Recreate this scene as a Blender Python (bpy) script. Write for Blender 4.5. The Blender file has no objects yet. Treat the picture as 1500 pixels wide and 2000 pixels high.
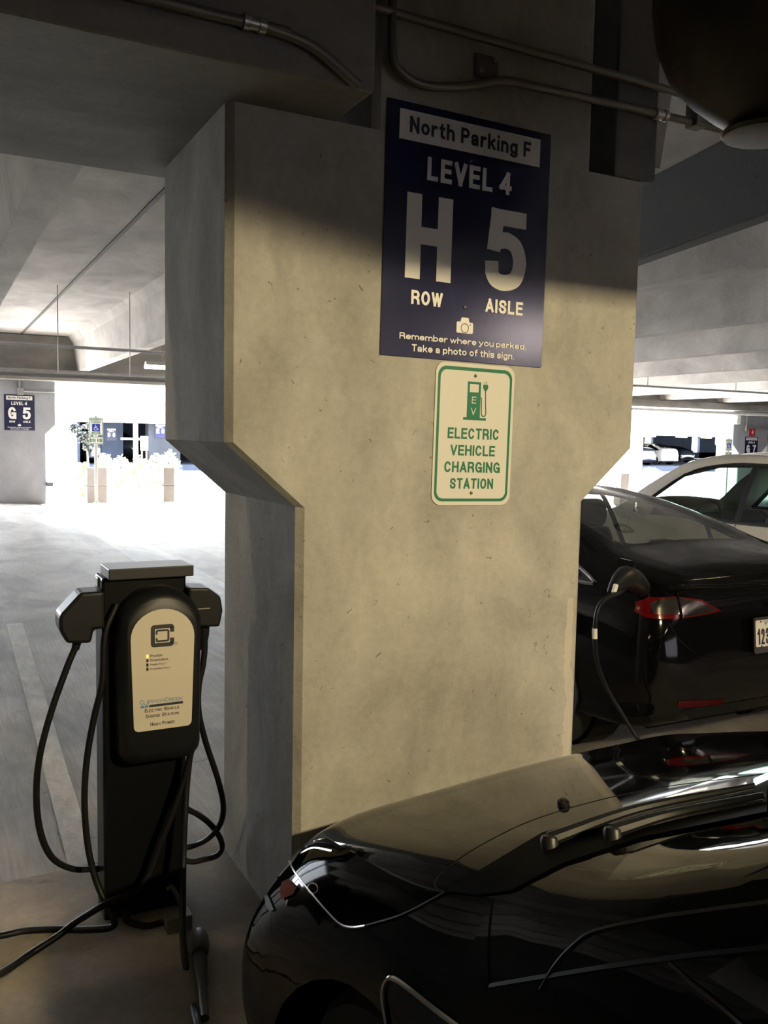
import bpy, bmesh, math, random
import numpy as np
from mathutils import Vector, Matrix
from mathutils.bvhtree import BVHTree
random.seed(7)
S = bpy.context.scene
COL = S.collection
R = math.radians

# ------------------------------------------------------------------ camera
F_PX, PITCH, ROLL, YAW = 1722.0, .0844, .019, .478
CAM = Vector((-.970, -2.428, 1.574))
fw = Vector((math.sin(YAW)*math.cos(PITCH), math.cos(YAW)*math.cos(PITCH), -math.sin(PITCH)))
r0 = Vector((math.cos(YAW), -math.sin(YAW), 0)); u0 = r0.cross(fw)
rt = r0*math.cos(ROLL) + u0*math.sin(ROLL); up = u0*math.cos(ROLL) - r0*math.sin(ROLL)
cd = bpy.data.cameras.new('camera'); cam = bpy.data.objects.new('camera', cd); COL.objects.link(cam)
cam.matrix_world = Matrix(((rt.x, up.x, -fw.x, CAM.x), (rt.y, up.y, -fw.y, CAM.y), (rt.z, up.z, -fw.z, CAM.z), (0, 0, 0, 1)))
cd.sensor_fit = 'VERTICAL'; cd.sensor_height = 36.0; cd.lens = F_PX/2000*36.0
cd.clip_start = .02; cd.clip_end = 400
S.camera = cam
def ray(x, y): return (rt*((x-750)/F_PX) - up*((y-1000)/F_PX) + fw)
def at(x, y, axis, val):                       # measured pixel of the photograph -> point on a plane of the place
    d = ray(x, y); return CAM + d*((val-CAM[axis])/d[axis])

# ------------------------------------------------------------------ light and exposure
S.view_settings.view_transform = 'Standard'; S.view_settings.look = 'None'
S.view_settings.gamma = 1.0; S.view_settings.use_curve_mapping = False
S.view_settings.exposure = 0.0
W = bpy.data.worlds.new('sky'); S.world = W; W.use_nodes = True
bg = W.node_tree.nodes['Background']; bg.inputs[0].default_value = (.86, .93, 1, 1); bg.inputs[1].default_value = 17.0
sd = bpy.data.lights.new('sun', 'SUN'); sd.energy = 68; sd.angle = R(.6); sd.color = (1, .95, .86)
sun = bpy.data.objects.new('sun', sd); COL.objects.link(sun)
sun.rotation_euler = Vector((-.45, -.62, -.75)).to_track_quat('-Z', 'Y').to_euler()
S.cycles.max_bounces = 10; S.cycles.diffuse_bounces = 5; S.cycles.glossy_bounces = 4
S.cycles.transparent_max_bounces = 16; S.cycles.sample_clamp_indirect = 6.0
S.cycles.caustics_reflective = False; S.cycles.caustics_refractive = False
LAMP_MAIN, LAMP_SIDE, LAMP_BACK, LAMP_UP = 172.0, 38.0, 100.0, 460.0
WARM = (1.0, .80, .46)

# ------------------------------------------------------------------ helpers
class MB:
    def __init__(s): s.v = []; s.f = []
    def add(s, vs, fs):
        n = len(s.v); s.v += [tuple(v) for v in vs]; s.f += [tuple(i+n for i in f) for f in fs]; return s
    def box(s, x0, x1, y0, y1, z0, z1):
        v = [(x, y, z) for z in (z0, z1) for y in (y0, y1) for x in (x0, x1)]
        return s.add(v, [(0, 2, 3, 1), (4, 5, 7, 6), (0, 1, 5, 4), (2, 6, 7, 3), (0, 4, 6, 2), (1, 3, 7, 5)])
    def prism(s, poly, y0, y1, mp=lambda a, y, b: (a, y, b)):   # polygon (a,b) swept from y0 to y1
        n = len(poly); v = [mp(a, y0, b) for a, b in poly] + [mp(a, y1, b) for a, b in poly]
        f = [tuple(range(n))[::-1], tuple(range(n, 2*n))] + [(i, (i+1) % n, n+(i+1) % n, n+i) for i in range(n)]
        return s.add(v, f)
    def tube(s, pts, rad, seg=8, cap=True, smooth=0):
        P = [Vector(p) for p in pts]
        if smooth: P = spline(P, smooth)
        rads = rad if isinstance(rad, (list, tuple)) else [rad]*len(P)
        if len(rads) != len(P):
            rads = list(np.interp(np.linspace(0, 1, len(P)), np.linspace(0, 1, len(rads)), rads))
        T = [(P[min(i+1, len(P)-1)]-P[max(i-1, 0)]).normalized() for i in range(len(P))]
        nrm = T[0].orthogonal().normalized(); vs = []; fs = []
        for i, p in enumerate(P):
            nrm = (nrm - T[i]*nrm.dot(T[i])).normalized(); b = T[i].cross(nrm)
            vs += [p + (nrm*math.cos(2*math.pi*k/seg) + b*math.sin(2*math.pi*k/seg))*rads[i] for k in range(seg)]
        for i in range(len(P)-1):
            for k in range(seg): fs.append((i*seg+k, i*seg+(k+1) % seg, (i+1)*seg+(k+1) % seg, (i+1)*seg+k))
        if cap: fs += [tuple(range(seg))[::-1], tuple((len(P)-1)*seg+k for k in range(seg))]
        return s.add(vs, fs)
    def lathe(s, prof, c=(0, 0, 0), axis=(0, 0, 1), seg=24):    # prof: (radius, height)
        ax = Vector(axis).normalized(); a = ax.orthogonal().normalized(); b = ax.cross(a); c = Vector(c)
        vs = []; fs = []
        for r, h in prof: vs += [c + ax*h + (a*math.cos(2*math.pi*k/seg)+b*math.sin(2*math.pi*k/seg))*max(r, 1e-5) for k in range(seg)]
        for i in range(len(prof)-1):
            for k in range(seg): fs.append((i*seg+k, i*seg+(k+1) % seg, (i+1)*seg+(k+1) % seg, (i+1)*seg+k))
        fs += [tuple(range(seg))[::-1], tuple((len(prof)-1)*seg+k for k in range(seg))]
        return s.add(vs, fs)
    def ring(s, outer, inner, y0, y1, mp=lambda a, y, b: (a, y, b)):
        n = len(outer); v = [mp(a, y, b) for y in (y0, y1) for L in (outer, inner) for a, b in L]; f = []
        for i in range(n):
            j = (i+1) % n
            f += [(i, j, n+j, n+i), (2*n+i, 3*n+i, 3*n+j, 2*n+j), (i, 2*n+i, 2*n+j, j), (n+i, n+j, 3*n+j, 3*n+i)]
        return s.add(v, f)
def spline(P, k=6):
    P = [Vector(p) for p in P]; out = []
    Q = [P[0]*2-P[1]] + P + [P[-1]*2-P[-2]]
    for i in range(1, len(Q)-2):
        a, b, c, d = Q[i-1:i+3]
        for j in range(k):
            t = j/k; out.append(.5*((2*b) + (c-a)*t + (2*a-5*b+4*c-d)*t*t + (3*b-a-3*c+d)*t**3))
    out.append(P[-1]); return out
def rrect(x0, x1, z0, z1, r, n=6):
    out = []
    for cx, cz, a0 in ((x1-r, z1-r, 0), (x0+r, z1-r, 90), (x0+r, z0+r, 180), (x1-r, z0+r, 270)):
        out += [(cx+r*math.cos(R(a0+90*i/n)), cz+r*math.sin(R(a0+90*i/n))) for i in range(n+1)]
    return out
ROOT = {}
def obj(name, mb, mat, parent=None, smooth=False, bevel=0, fix=True):
    me = bpy.data.meshes.new(name)
    if isinstance(mb, MB): me.from_pydata(mb.v, [], mb.f)
    else: mb.to_mesh(me)
    b = bmesh.new(); b.from_mesh(me)
    if fix: bmesh.ops.recalc_face_normals(b, faces=b.faces)
    off = ROOT.get(parent.name) if parent else None
    if off: bmesh.ops.translate(b, verts=b.verts, vec=-off)
    b.to_mesh(me); b.free()
    if mat: me.materials.append(mat)
    o = bpy.data.objects.new(name, me); COL.objects.link(o)
    if parent:
        o.parent = parent
        if off: ROOT[o.name] = off
    if bevel:
        m = o.modifiers.new('bevel', 'BEVEL'); m.width = bevel; m.segments = 2; m.limit_method = 'ANGLE'; m.angle_limit = R(40)
    if smooth:
        for p in me.polygons: p.use_smooth = True
        if smooth != 'all':
            try: me.set_sharp_from_angle(angle=R(38))
            except Exception: pass
    return o
def tag(o, label=None, cat=None, group=None, kind=None):
    if label: o['label'] = label
    if cat: o['category'] = cat
    if group: o['group'] = group
    if kind: o['kind'] = kind
    return o
def thing(name, label, cat, loc=(0, 0, 0), world=True, group=None, rot=(0, 0, 0)):
    o = bpy.data.objects.new(name, None); COL.objects.link(o); o.empty_display_size = .1
    o.location = loc; o.rotation_euler = rot; tag(o, label, cat, group)
    if world: ROOT[o.name] = Vector(loc)         # children are given in world coordinates
    return o
def struct(name, mb, mat, **k): return tag(obj(name, mb, mat, **k), kind='structure')

# ------------------------------------------------------------------ materials
MATS = {}
def mat(name, col, rough=.5, metal=0., spec=.5, coat=0., emit=None, estr=0.):
    if name in MATS: return MATS[name]
    m = bpy.data.materials.new(name); m.use_nodes = True; p = m.node_tree.nodes['Principled BSDF']
    p.inputs['Base Color'].default_value = (*col, 1); p.inputs['Roughness'].default_value = rough
    p.inputs['Metallic'].default_value = metal; p.inputs['Specular IOR Level'].default_value = spec
    p.inputs['Coat Weight'].default_value = coat; p.inputs['Coat Roughness'].default_value = .03
    if emit: p.inputs['Emission Color'].default_value = (*emit, 1); p.inputs['Emission Strength'].default_value = estr
    MATS[name] = m; return m
def noise(nt, scale, detail=5, rough=.55, vec=None, dist=0):
    n = nt.nodes.new('ShaderNodeTexNoise'); n.inputs['Scale'].default_value = scale; n.inputs['Detail'].default_value = detail
    n.inputs['Roughness'].default_value = rough; n.inputs['Distortion'].default_value = dist
    if vec: nt.links.new(vec, n.inputs['Vector'])
    return n.outputs['Fac']
def ramp(nt, fac, stops):
    r = nt.nodes.new('ShaderNodeValToRGB'); e = r.color_ramp.elements
    while len(e) < len(stops): e.new(.5)
    for el, (p, c) in zip(e, stops): el.position = p; el.color = (*c, 1) if len(c) == 3 else c
    nt.links.new(fac, r.inputs[0]); return r.outputs[0]
def mixc(nt, a, b, fac, mode='MULTIPLY'):
    m = nt.nodes.new('ShaderNodeMix'); m.data_type = 'RGBA'; m.blend_type = mode
    for sock, v in ((m.inputs[6], a), (m.inputs[7], b), (m.inputs[0], fac)):
        if hasattr(v, 'links') or isinstance(v, bpy.types.NodeSocket): nt.links.new(v, sock)
        else: sock.default_value = v
    return m.outputs[2]
def concrete(name, base, var=.18, pits=.6, stretch=(1, 1, 1), rough=.85, blotch=1.4, bump=.25, pitscale=14, pitlvl=.275, streak=False):
    m = bpy.data.materials.new(name); m.use_nodes = True; nt = m.node_tree; p = nt.nodes['Principled BSDF']
    tc = nt.nodes.new('ShaderNodeTexCoord'); mp = nt.nodes.new('ShaderNodeMapping'); mp.inputs['Scale'].default_value = stretch
    nt.links.new(tc.outputs['Object'], mp.inputs[0]); v = mp.outputs[0]; raw = tc.outputs['Object']
    a = noise(nt, blotch, 6, .6, v, .4); lo = tuple(c*(1-var) for c in base); hi = tuple(min(1, c*(1+var)) for c in base)
    c1 = ramp(nt, a, [(.3, lo), (.5, base), (.7, hi)])
    fine = noise(nt, 38, 4, .7, raw); c1 = mixc(nt, c1, ramp(nt, fine, [(.35, (.9, .9, .9)), (.65, (1.07, 1.07, 1.07))]), .7)
    pt = noise(nt, pitscale, 3, .5, raw, 1.2); pm = ramp(nt, pt, [(.0, (.45, .43, .4)), (pitlvl-.03, (.5, .48, .45)), (pitlvl, (1, 1, 1))])
    c1 = mixc(nt, c1, pm, pits)
    big = noise(nt, .5, 3, .5, v); c1 = mixc(nt, c1, ramp(nt, big, [(.35, (.82, .82, .84)), (.6, (1, 1, 1))]), .8)
    if streak:                                   # pale lime run-off down the right edge, dark water stain near the foot
        def M(op, a, b=0.0):
            n = nt.nodes.new('ShaderNodeMath'); n.operation = op
            for k, v_ in enumerate((a, b)):
                if isinstance(v_, bpy.types.NodeSocket): nt.links.new(v_, n.inputs[k])
                else: n.inputs[k].default_value = v_
            return n.outputs[0]
        sx = nt.nodes.new('ShaderNodeSeparateXYZ'); nt.links.new(raw, sx.inputs[0])
        wob = noise(nt, 7, 3, .6, raw); xx = M('ADD', sx.outputs[0], M('MULTIPLY', wob, .09))
        d = M('ABSOLUTE', M('SUBTRACT', xx, 1.085)); k1 = M('MULTIPLY', M('LESS_THAN', d, .016), M('LESS_THAN', sx.outputs[2], 1.02))
        c1 = mixc(nt, c1, (.62, .58, .52, 1), M('MULTIPLY', k1, .55), 'MIX')
    nt.links.new(c1, p.inputs['Base Color']); p.inputs['Roughness'].default_value = rough; p.inputs['Specular IOR Level'].default_value = .3
    bp = nt.nodes.new('ShaderNodeBump'); bp.inputs['Strength'].default_value = bump; bp.inputs['Distance'].default_value = .01
    nt.links.new(fine, bp.inputs['Height']); nt.links.new(bp.outputs[0], p.inputs['Normal'])
    return m
def floor_mat():
    m = bpy.data.materials.new('garage_floor_concrete'); m.use_nodes = True; nt = m.node_tree; p = nt.nodes['Principled BSDF']
    tc = nt.nodes.new('ShaderNodeTexCoord'); raw = tc.outputs['Object']
    def mp(s):
        q = nt.nodes.new('ShaderNodeMapping'); q.inputs['Scale'].default_value = s; nt.links.new(raw, q.inputs[0]); return q.outputs[0]
    a = noise(nt, 1.1, 6, .6, raw, .5); c = ramp(nt, a, [(.3, (.23, .21, .19)), (.52, (.36, .335, .31)), (.72, (.47, .45, .43))])
    broom = noise(nt, 5, 4, .6, mp((14, .7, 1))); c = mixc(nt, c, ramp(nt, broom, [(.35, (.82, .82, .82)), (.62, (1.08, 1.08, 1.08))]), .8)
    st = noise(nt, .8, 4, .6, mp((1.6, .5, 1)), .8); c = mixc(nt, c, ramp(nt, st, [(.36, (.42, .39, .37)), (.52, (1, 1, 1))]), .85)
    sp = noise(nt, 9, 3, .5, raw, 1.0); c = mixc(nt, c, ramp(nt, sp, [(.25, (.5, .48, .46)), (.31, (1, 1, 1))]), .8)
    nt.links.new(c, p.inputs['Base Color']); p.inputs['Roughness'].default_value = .6; p.inputs['Specular IOR Level'].default_value = .45
    bp = nt.nodes.new('ShaderNodeBump'); bp.inputs['Strength'].default_value = .25; bp.inputs['Distance'].default_value = .008
    nt.links.new(broom, bp.inputs['Height']); nt.links.new(bp.outputs[0], p.inputs['Normal']); return m
def glass(name, tint, refl=1.0):
    m = bpy.data.materials.new(name); m.use_nodes = True; nt = m.node_tree; nt.nodes.clear()
    out = nt.nodes.new('ShaderNodeOutputMaterial'); mx = nt.nodes.new('ShaderNodeMixShader')
    tr = nt.nodes.new('ShaderNodeBsdfTransparent'); tr.inputs[0].default_value = (*tint, 1)
    gl = nt.nodes.new('ShaderNodeBsdfGlossy'); gl.inputs['Roughness'].default_value = .02; gl.inputs[0].default_value = (refl, refl, refl, 1)
    fr = nt.nodes.new('ShaderNodeFresnel'); fr.inputs[0].default_value = 1.52
    ge = nt.nodes.new('ShaderNodeNewGeometry'); inv = nt.nodes.new('ShaderNodeMath'); inv.operation = 'SUBTRACT'; inv.inputs[0].default_value = 1.0
    nt.links.new(ge.outputs['Backfacing'], inv.inputs[1]); mu = nt.nodes.new('ShaderNodeMath'); mu.operation = 'MULTIPLY'
    nt.links.new(inv.outputs[0], mu.inputs[0]); nt.links.new(fr.outputs[0], mu.inputs[1])      # a single pane: no inner total reflection
    nt.links.new(mu.outputs[0], mx.inputs[0]); nt.links.new(tr.outputs[0], mx.inputs[1]); nt.links.new(gl.outputs[0], mx.inputs[2])
    nt.links.new(mx.outputs[0], out.inputs[0]); return m
M_COL = concrete('column_concrete', (.43, .42, .38), .25, .9, (1, 1, .7), blotch=3.4, pitscale=34, pitlvl=.30, streak=True)
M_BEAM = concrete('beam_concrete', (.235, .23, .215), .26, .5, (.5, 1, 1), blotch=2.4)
M_DARKBEAM = concrete('dark_beam_concrete', (.16, .16, .16), .2, .4, (1, .5, 1))  # darker base grey than the girder concrete
M_BLACKBEAM = concrete('shaded_beam_concrete', (.055, .058, .06), .2, .4, (1, .5, 1))  # shade on the beam side put into a near-black base colour
M_CEIL = concrete('ceiling_concrete', (.56, .54, .525), .3, .5, (1.3, .8, 1), blotch=1.2)
M_GCOL = concrete('row_column_concrete', (.36, .375, .41), .14, .4, (1, 1, .7), blotch=1.6)
M_WALL = concrete('perimeter_wall_concrete', (.13, .125, .12), .2, .3)
M_ACROSS = concrete('shaded_facade_concrete', (.15, .145, .16), .1, .2)
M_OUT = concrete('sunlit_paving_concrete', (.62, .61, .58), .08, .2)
M_BOLL = concrete('bollard_concrete', (.36, .335, .325), .08, .3, blotch=5)
M_WHITECON = concrete('pale_concrete', (.60, .57, .55), .08, .3, blotch=5)
M_FLOOR = floor_mat()
M_STRIPE = concrete('worn_white_paint', (.60, .57, .52), .22, .9, (3, 1, 1), rough=.6, blotch=5, pitscale=8)
M_GALV = mat('galvanised_steel', (.50, .50, .48), .38, .9)
M_PALEPIPE = mat('pale_painted_conduit', (.55, .55, .56), .4)
M_GALVD = mat('dull_conduit_steel', (.20, .19, .17), .5, .7)
M_RUST = None
M_BLACK = mat('black_plastic', (.009, .010, .012), .42, 0, .35)
M_RUBBER = mat('black_cable_rubber', (.007, .007, .008), .5, 0, .3)
M_POST = mat('black_powder_coat', (.005, .0055, .007), .34, 0, .18)
M_CAPTOP = mat('charcoal_powder_coat', (.035, .038, .042), .35)
M_PAINT = mat('black_car_paint', (.0025, .0025, .003), .04, 0, .22, 0)
M_PAINT2 = mat('black_sedan_paint', (.0025, .0025, .003), .06, 0, .25, 0)
M_WHITECAR = mat('white_car_paint', (.72, .69, .64), .15, 0, .5, 1.0)
M_NAVYCAR = mat('dark_blue_car_paint', (.02, .025, .04), .15, 0, .5, 1.0)
M_GREYCAR = mat('grey_car_paint', (.12, .14, .17), .2, 0, .5, 1.0)
M_REDCAR = mat('dark_red_car_paint', (.10, .012, .012), .2, 0, .5, 1.0)
M_TRIM = mat('black_trim', (.008, .008, .009), .45)
M_GAP = mat('panel_gap_black', (.001, .001, .001), .5, 0, .12)
M_CHROME = mat('bright_chrome', (.75, .73, .70), .12, 1.0)
M_CHARCHROME = mat('satin_chrome', (.5, .49, .47), .22, 1.0)
M_TYRE = mat('tyre_rubber', (.012, .012, .012), .8)
M_RIM = mat('wheel_alloy', (.38, .38, .39), .3, .9)
M_GLASSDARK = glass('dark_tinted_glass', (.50, .51, .46))
M_GLASSBLACK = glass('privacy_glass', (.03, .035, .035))
M_GLASSGREEN = glass('green_tinted_glass', (.66, .82, .74))
M_LENS = glass('clear_lens', (.35, .36, .38))
M_SEAT = mat('black_seat_leather', (.012, .012, .013), .6)
M_NAVY = mat('sign_navy', (.012, .014, .055), .16, 0, .9)
M_SIGNWHITE = mat('sign_white', (.85, .84, .80), .35)
M_SIGNTXT = mat('sign_dark_text', (.01, .01, .03), .5)
M_EVWHITE = mat('reflective_white', (.70, .69, .62), .4)
M_RETRO = mat('bright_retroreflective_white', (.92, .95, .90), .5)
M_EVGREEN = mat('sign_green', (.012, .17, .075), .4)
M_BLUE = mat('access_blue', (.02, .06, .45), .4)
M_RED = mat('sign_red', (.55, .02, .03), .4)
M_FACE = mat('cream_label', (.66, .61, .50), .42)
M_INK = mat('label_ink', (.03, .032, .04), .5)
M_INKG = mat('label_grey_ink', (.22, .24, .25), .5)
M_INKB = mat('label_blue_ink', (.12, .28, .50), .5)
M_LED = mat('amber_indicator', (.8, .5, .1), .4, emit=(1, .55, .08), estr=1.6)
M_LEDOFF = mat('unlit_indicator', (.03, .02, .02), .4)
M_AMBER = mat('amber_lens', (.50, .085, .015), .6, 0, .05)
M_REDLENS = mat('red_lens', (.22, .006, .010), .14)
M_TUBE = mat('lit_tube', (1, 1, 1), .5, emit=(1, .86, .62), estr=22)
M_HOUSE = mat('lamp_housing', (.45, .43, .42), .5)
M_LEAF = mat('sunlit_leaf', (.42, .50, .25), .6)
M_LEAFD = mat('dark_leaf', (.008, .014, .012), .6)
M_BRONZE = mat('plate_frame', (.10, .09, .08), .3, .8)
def rust():
    m = bpy.data.materials.new('rusty_cast_iron'); m.use_nodes = True; nt = m.node_tree; p = nt.nodes['Principled BSDF']
    tc = nt.nodes.new('ShaderNodeTexCoord'); a = noise(nt, 5, 6, .65, tc.outputs['Object'], .5)
    nt.links.new(ramp(nt, a, [(.4, (.012, .011, .010)), (.6, (.03, .02, .014)), (.75, (.16, .07, .03))]), p.inputs['Base Color'])
    p.inputs['Roughness'].default_value = .55; p.inputs['Metallic'].default_value = .3; return m
M_RUST = rust()

# ------------------------------------------------------------------ lettering: bold grotesque capitals built from strokes
def arc(cx, cy, rx, ry, a0, a1, n=14): return [(cx+rx*math.cos(R(a0+(a1-a0)*i/n)), cy+ry*math.sin(R(a0+(a1-a0)*i/n))) for i in range(n+1)]
def sp2(pts, k=5): return [(p.x, p.y) for p in spline([Vector((x, y, 0)) for x, y in pts], k)]
XH = .66
_S = sp2([(.97, .76), (.86, .93), (.5, 1), (.15, .93), (.04, .75), (.18, .58), (.5, .51), (.83, .42), (.97, .25), (.86, .07), (.5, 0), (.14, .07), (.02, .24)])
_s = [(x, y*XH) for x, y in _S]
_o = arc(.5, XH/2, .5, XH/2, 0, 360, 24)
_n = [[(0, 0), (0, XH)], [(0, XH*.55)]+arc(.5, XH*.6, .5, XH*.4, 180, 0, 10)[1:]+[(1, 0)]]
GL = {  # width, strokes (centre lines; u 0..1 across, v 0..1 from baseline to cap height)
 'A': (.66, [[(0, 0), (.5, 1), (1, 0)], [(.2, .28), (.8, .28)]]), 'C': (.62, [arc(.5, .5, .5, .5, 38, 322, 24)]),
 'B': (.6, [[(0, 0), (0, 1)], [(0, 1), (.6, 1)]+arc(.6, .76, .36, .24, 90, -90, 8)+[(0, .52)], [(0, 0), (.6, 0)]+arc(.6, .26, .4, .26, -90, 90, 8)]),
 'D': (.62, [[(0, 0), (0, 1)], [(0, 1), (.42, 1)]+arc(.42, .5, .58, .5, 90, -90, 14)+[(0, 0)]]),
 'E': (.54, [[(0, 0), (0, 1)], [(0, 1), (1, 1)], [(0, .52), (.92, .52)], [(0, 0), (1, 0)]]), 'F': (.52, [[(0, 0), (0, 1)], [(0, 1), (1, 1)], [(0, .50), (.88, .50)]]),
 'G': (.66, [arc(.5, .5, .5, .5, 40, 345, 24)+[(1, .44), (.58, .44)], [(1, .0), (1, .44)]]), 'H': (.62, [[(0, 0), (0, 1)], [(1, 0), (1, 1)], [(0, .52), (1, .52)]]),
 'I': (0, [[(0, 0), (0, 1)]]), 'K': (.64, [[(0, 0), (0, 1)], [(1, 1), (.02, .36)], [(.36, .60), (1, 0)]]), 'L': (.50, [[(0, 0), (0, 1)], [(0, 0), (1, 0)]]),
 'M': (.76, [[(0, 0), (0, 1), (.5, .1), (1, 1), (1, 0)]]), 'N': (.62, [[(0, 0), (0, 1), (1, 0), (1, 1)]]), 'O': (.66, [arc(.5, .5, .5, .5, 0, 360, 30)]),
 'P': (.58, [[(0, 0), (0, 1)], [(0, 1), (.6, 1)]+arc(.6, .73, .4, .27, 90, -90, 10)+[(0, .46)]]),
 'R': (.62, [[(0, 0), (0, 1)], [(0, 1), (.6, 1)]+arc(.6, .74, .37, .26, 90, -90, 10)+[(0, .48)], [(.62, .46), (.95, .30), (1, 0)]]),
 'S': (.60, [_S]), 'T': (.58, [[(.5, 0), (.5, 1)], [(0, 1), (1, 1)]]), 'U': (.62, [[(0, 1)]+arc(.5, .38, .5, .38, 180, 360, 14)+[(1, 1)]]),
 'V': (.64, [[(0, 1), (.5, 0), (1, 1)]]), 'W': (.92, [[(0, 1), (.26, 0), (.5, .95), (.74, 0), (1, 1)]]),
 '0': (.56, [arc(.5, .5, .5, .5, 0, 360, 30)]), '1': (.34, [[(0, .74), (.45, .82), (1, 1), (1, 0)]]),
 '2': (.56, [sp2([(.03, .72), (.14, .92), (.5, 1), (.87, .92), (.97, .73), (.85, .52), (.45, .28), (.1, .04)])+[(0, 0), (1, 0)]]),
 '3': (.56, [sp2([(.03, .78), (.15, .94), (.5, 1), (.85, .93), (.94, .75), (.8, .58), (.42, .53)]), sp2([(.42, .53), (.85, .46), (1, .27), (.86, .07), (.5, 0), (.14, .06), (0, .24)])]),
 '4': (.60, [[(.76, 0), (.76, 1), (0, .26), (1, .26)]]), '5': (.58, [[(.95, 1), (.14, 1), (.06, .60)], sp2([(.13, .625), (.33, .65), (.55, .655), (.85, .57), (1, .33), (.86, .08), (.48, 0), (.16, .03), (.02, .12), (.0, .19)])]),
 '6': (.58, [sp2([(.95, .78), (.82, .95), (.52, 1), (.18, .87), (.0, .5), (.03, .25)]), arc(.5, .31, .5, .31, 0, 360, 24)]), '7': (.56, [[(0, 1), (1, 1), (.52, .5), (.34, 0)]]),
 '$': (.56, [[(x, .06+y*.88) for x, y in _S], [(.5, -.08), (.5, 1.08)]]),
 'a': (.52, [sp2([(.04, XH*.74), (.18, XH*.95), (.5, XH), (.82, XH*.93), (.92, XH*.7)])+[(.92, 0)], sp2([(.92, XH*.56), (.5, XH*.52), (.1, XH*.40), (.02, XH*.2), (.14, .03), (.42, 0), (.75, XH*.12), (.92, XH*.38)])]),
 'b': (.54, [[(0, 0), (0, 1)], _o]), 'd': (.54, [[(1, 0), (1, 1)], _o]), 'e': (.54, [[(.02, XH*.5), (.98, XH*.5)]+arc(.5, XH/2, .5, XH/2, 5, 318, 22)]),
 'f': (.30, [[(.38, 0), (.38, .78)]+arc(.78, .8, .4, .2, 180, 90, 5)+[(1, 1)], [(0, XH), (1, XH)]]), 'g': (.54, [_o, [(1, XH), (1, -.12)]+arc(.5, -.10, .5, .18, 0, -150, 10)]),
 'h': (.52, [[(0, 0), (0, 1)]]+_n[1:]), 'i': (0, [[(0, 0), (0, XH)], [(0, .985), (0, 1)]]), 'k': (.52, [[(0, 0), (0, 1)], [(.92, XH), (.02, .22)], [(.36, .40), (1, 0)]]),
 'm': (.86, [[(0, 0), (0, XH)], [(0, XH*.55)]+arc(.25, XH*.62, .25, XH*.38, 180, 0, 9)[1:]+[(.5, 0)], [(.5, XH*.55)]+arc(.75, XH*.62, .25, XH*.38, 180, 0, 9)[1:]+[(1, 0)]]),
 'n': (.52, _n), 'o': (.55, [_o]), 'p': (.54, [[(0, -.27), (0, XH)], _o]), 'r': (.34, [[(0, 0), (0, XH)], [(0, XH*.5), (.3, XH*.9), (.75, XH), (1, XH*.98)]]), 's': (.50, [_s]),
 't': (.30, [[(.42, .9), (.42, .15)]+arc(.75, .14, .33, .14, 180, 270, 5)+[(1, 0)], [(0, XH), (1, XH)]]), 'u': (.52, [[(0, XH)]+arc(.5, XH*.38, .5, XH*.38, 180, 360, 10), [(1, XH), (1, 0)]]),
 'w': (.78, [[(0, XH), (.26, 0), (.5, XH*.95), (.74, 0), (1, XH)]]), 'y': (.54, [[(0, XH), (.5, .05)], [(1, XH), (.42, -.14), (.25, -.24), (.05, -.24)]]), '.': (0, [[(0, 0), (0, .01)]])}
def pieces(pts):                    # break a stroke at its sharp corners
    P = [Vector(p) for p in pts]; out = [[P[0]]]
    for i in range(1, len(P)):
        out[-1].append(P[i])
        if i < len(P)-1 and (P[i]-P[i-1]).length > 1e-7 and (P[i+1]-P[i]).length > 1e-7 and (P[i]-P[i-1]).angle(P[i+1]-P[i]) > .9: out.append([P[i]])
    return out
def strip(pts, t):
    P = [Vector((x, y)) for x, y in pts]
    Q = [P[0]]
    for p in P[1:]:
        if (p-Q[-1]).length > 1e-6: Q.append(p)
    P = Q; closed = len(P) > 3 and (P[0]-P[-1]).length < 1e-5; n = len(P)
    if not closed:
        P[0] = P[0]-(P[1]-P[0]).normalized()*t/2; P[-1] = P[-1]+(P[-1]-P[-2]).normalized()*t/2
    L = []
    for i in range(n):
        a = P[i]-P[i-1] if i else (P[0]-P[-2] if closed else P[1]-P[0]); b = P[i+1]-P[i] if i < n-1 else (P[1]-P[0] if closed else a)
        a, b = a.normalized(), b.normalized(); m = Vector((-a.y-b.y, a.x+b.x))
        if m.length < 1e-4: m = Vector((-a.y, a.x))
        m.normalize(); k = min(1/max(.3, m.dot(Vector((-a.y, a.x)))), 2.2); L.append((P[i]+m*t/2*k, P[i]-m*t/2*k))
    vs = [p for q in L for p in q]; return vs, [(2*i, 2*i+1, 2*i+3, 2*i+2) for i in range(n-1)]
def text_mesh(s, x0, x1, z0, z1, y=-.001, bold=.2, depth=.0004):
    """word(s) between x0 and x1, capitals from baseline z0 to z1; bold = stroke weight over height"""
    H = z1-z0; t = bold*H; mb = MB(); gap = .42*t+.045*H; sp_ = .36*H
    fixed = 0; wid = 0
    for i, c in enumerate(s):
        if c == ' ': fixed += sp_; continue
        fixed += t; wid += GL[c][0]
        if i < len(s)-1: fixed += gap
    k = (x1-x0-fixed)/max(wid, 1e-6) if wid else 0; x = x0
    if k < 0: k = .1*H
    for c in s:
        if c == ' ': x += sp_; continue
        w, strokes = GL[c]; w *= k
        n = 0
        for q in strokes:
            for piece in pieces([(x+t/2+u*w, z0+t/2+vv*(H-t)) for u, vv in q]):
                v, f = strip(piece, t); n += 1
                mb.add([(p.x, y-depth-n*4e-5, p.y) for p in v], f)
        x += w+t+gap
    return mb
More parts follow.
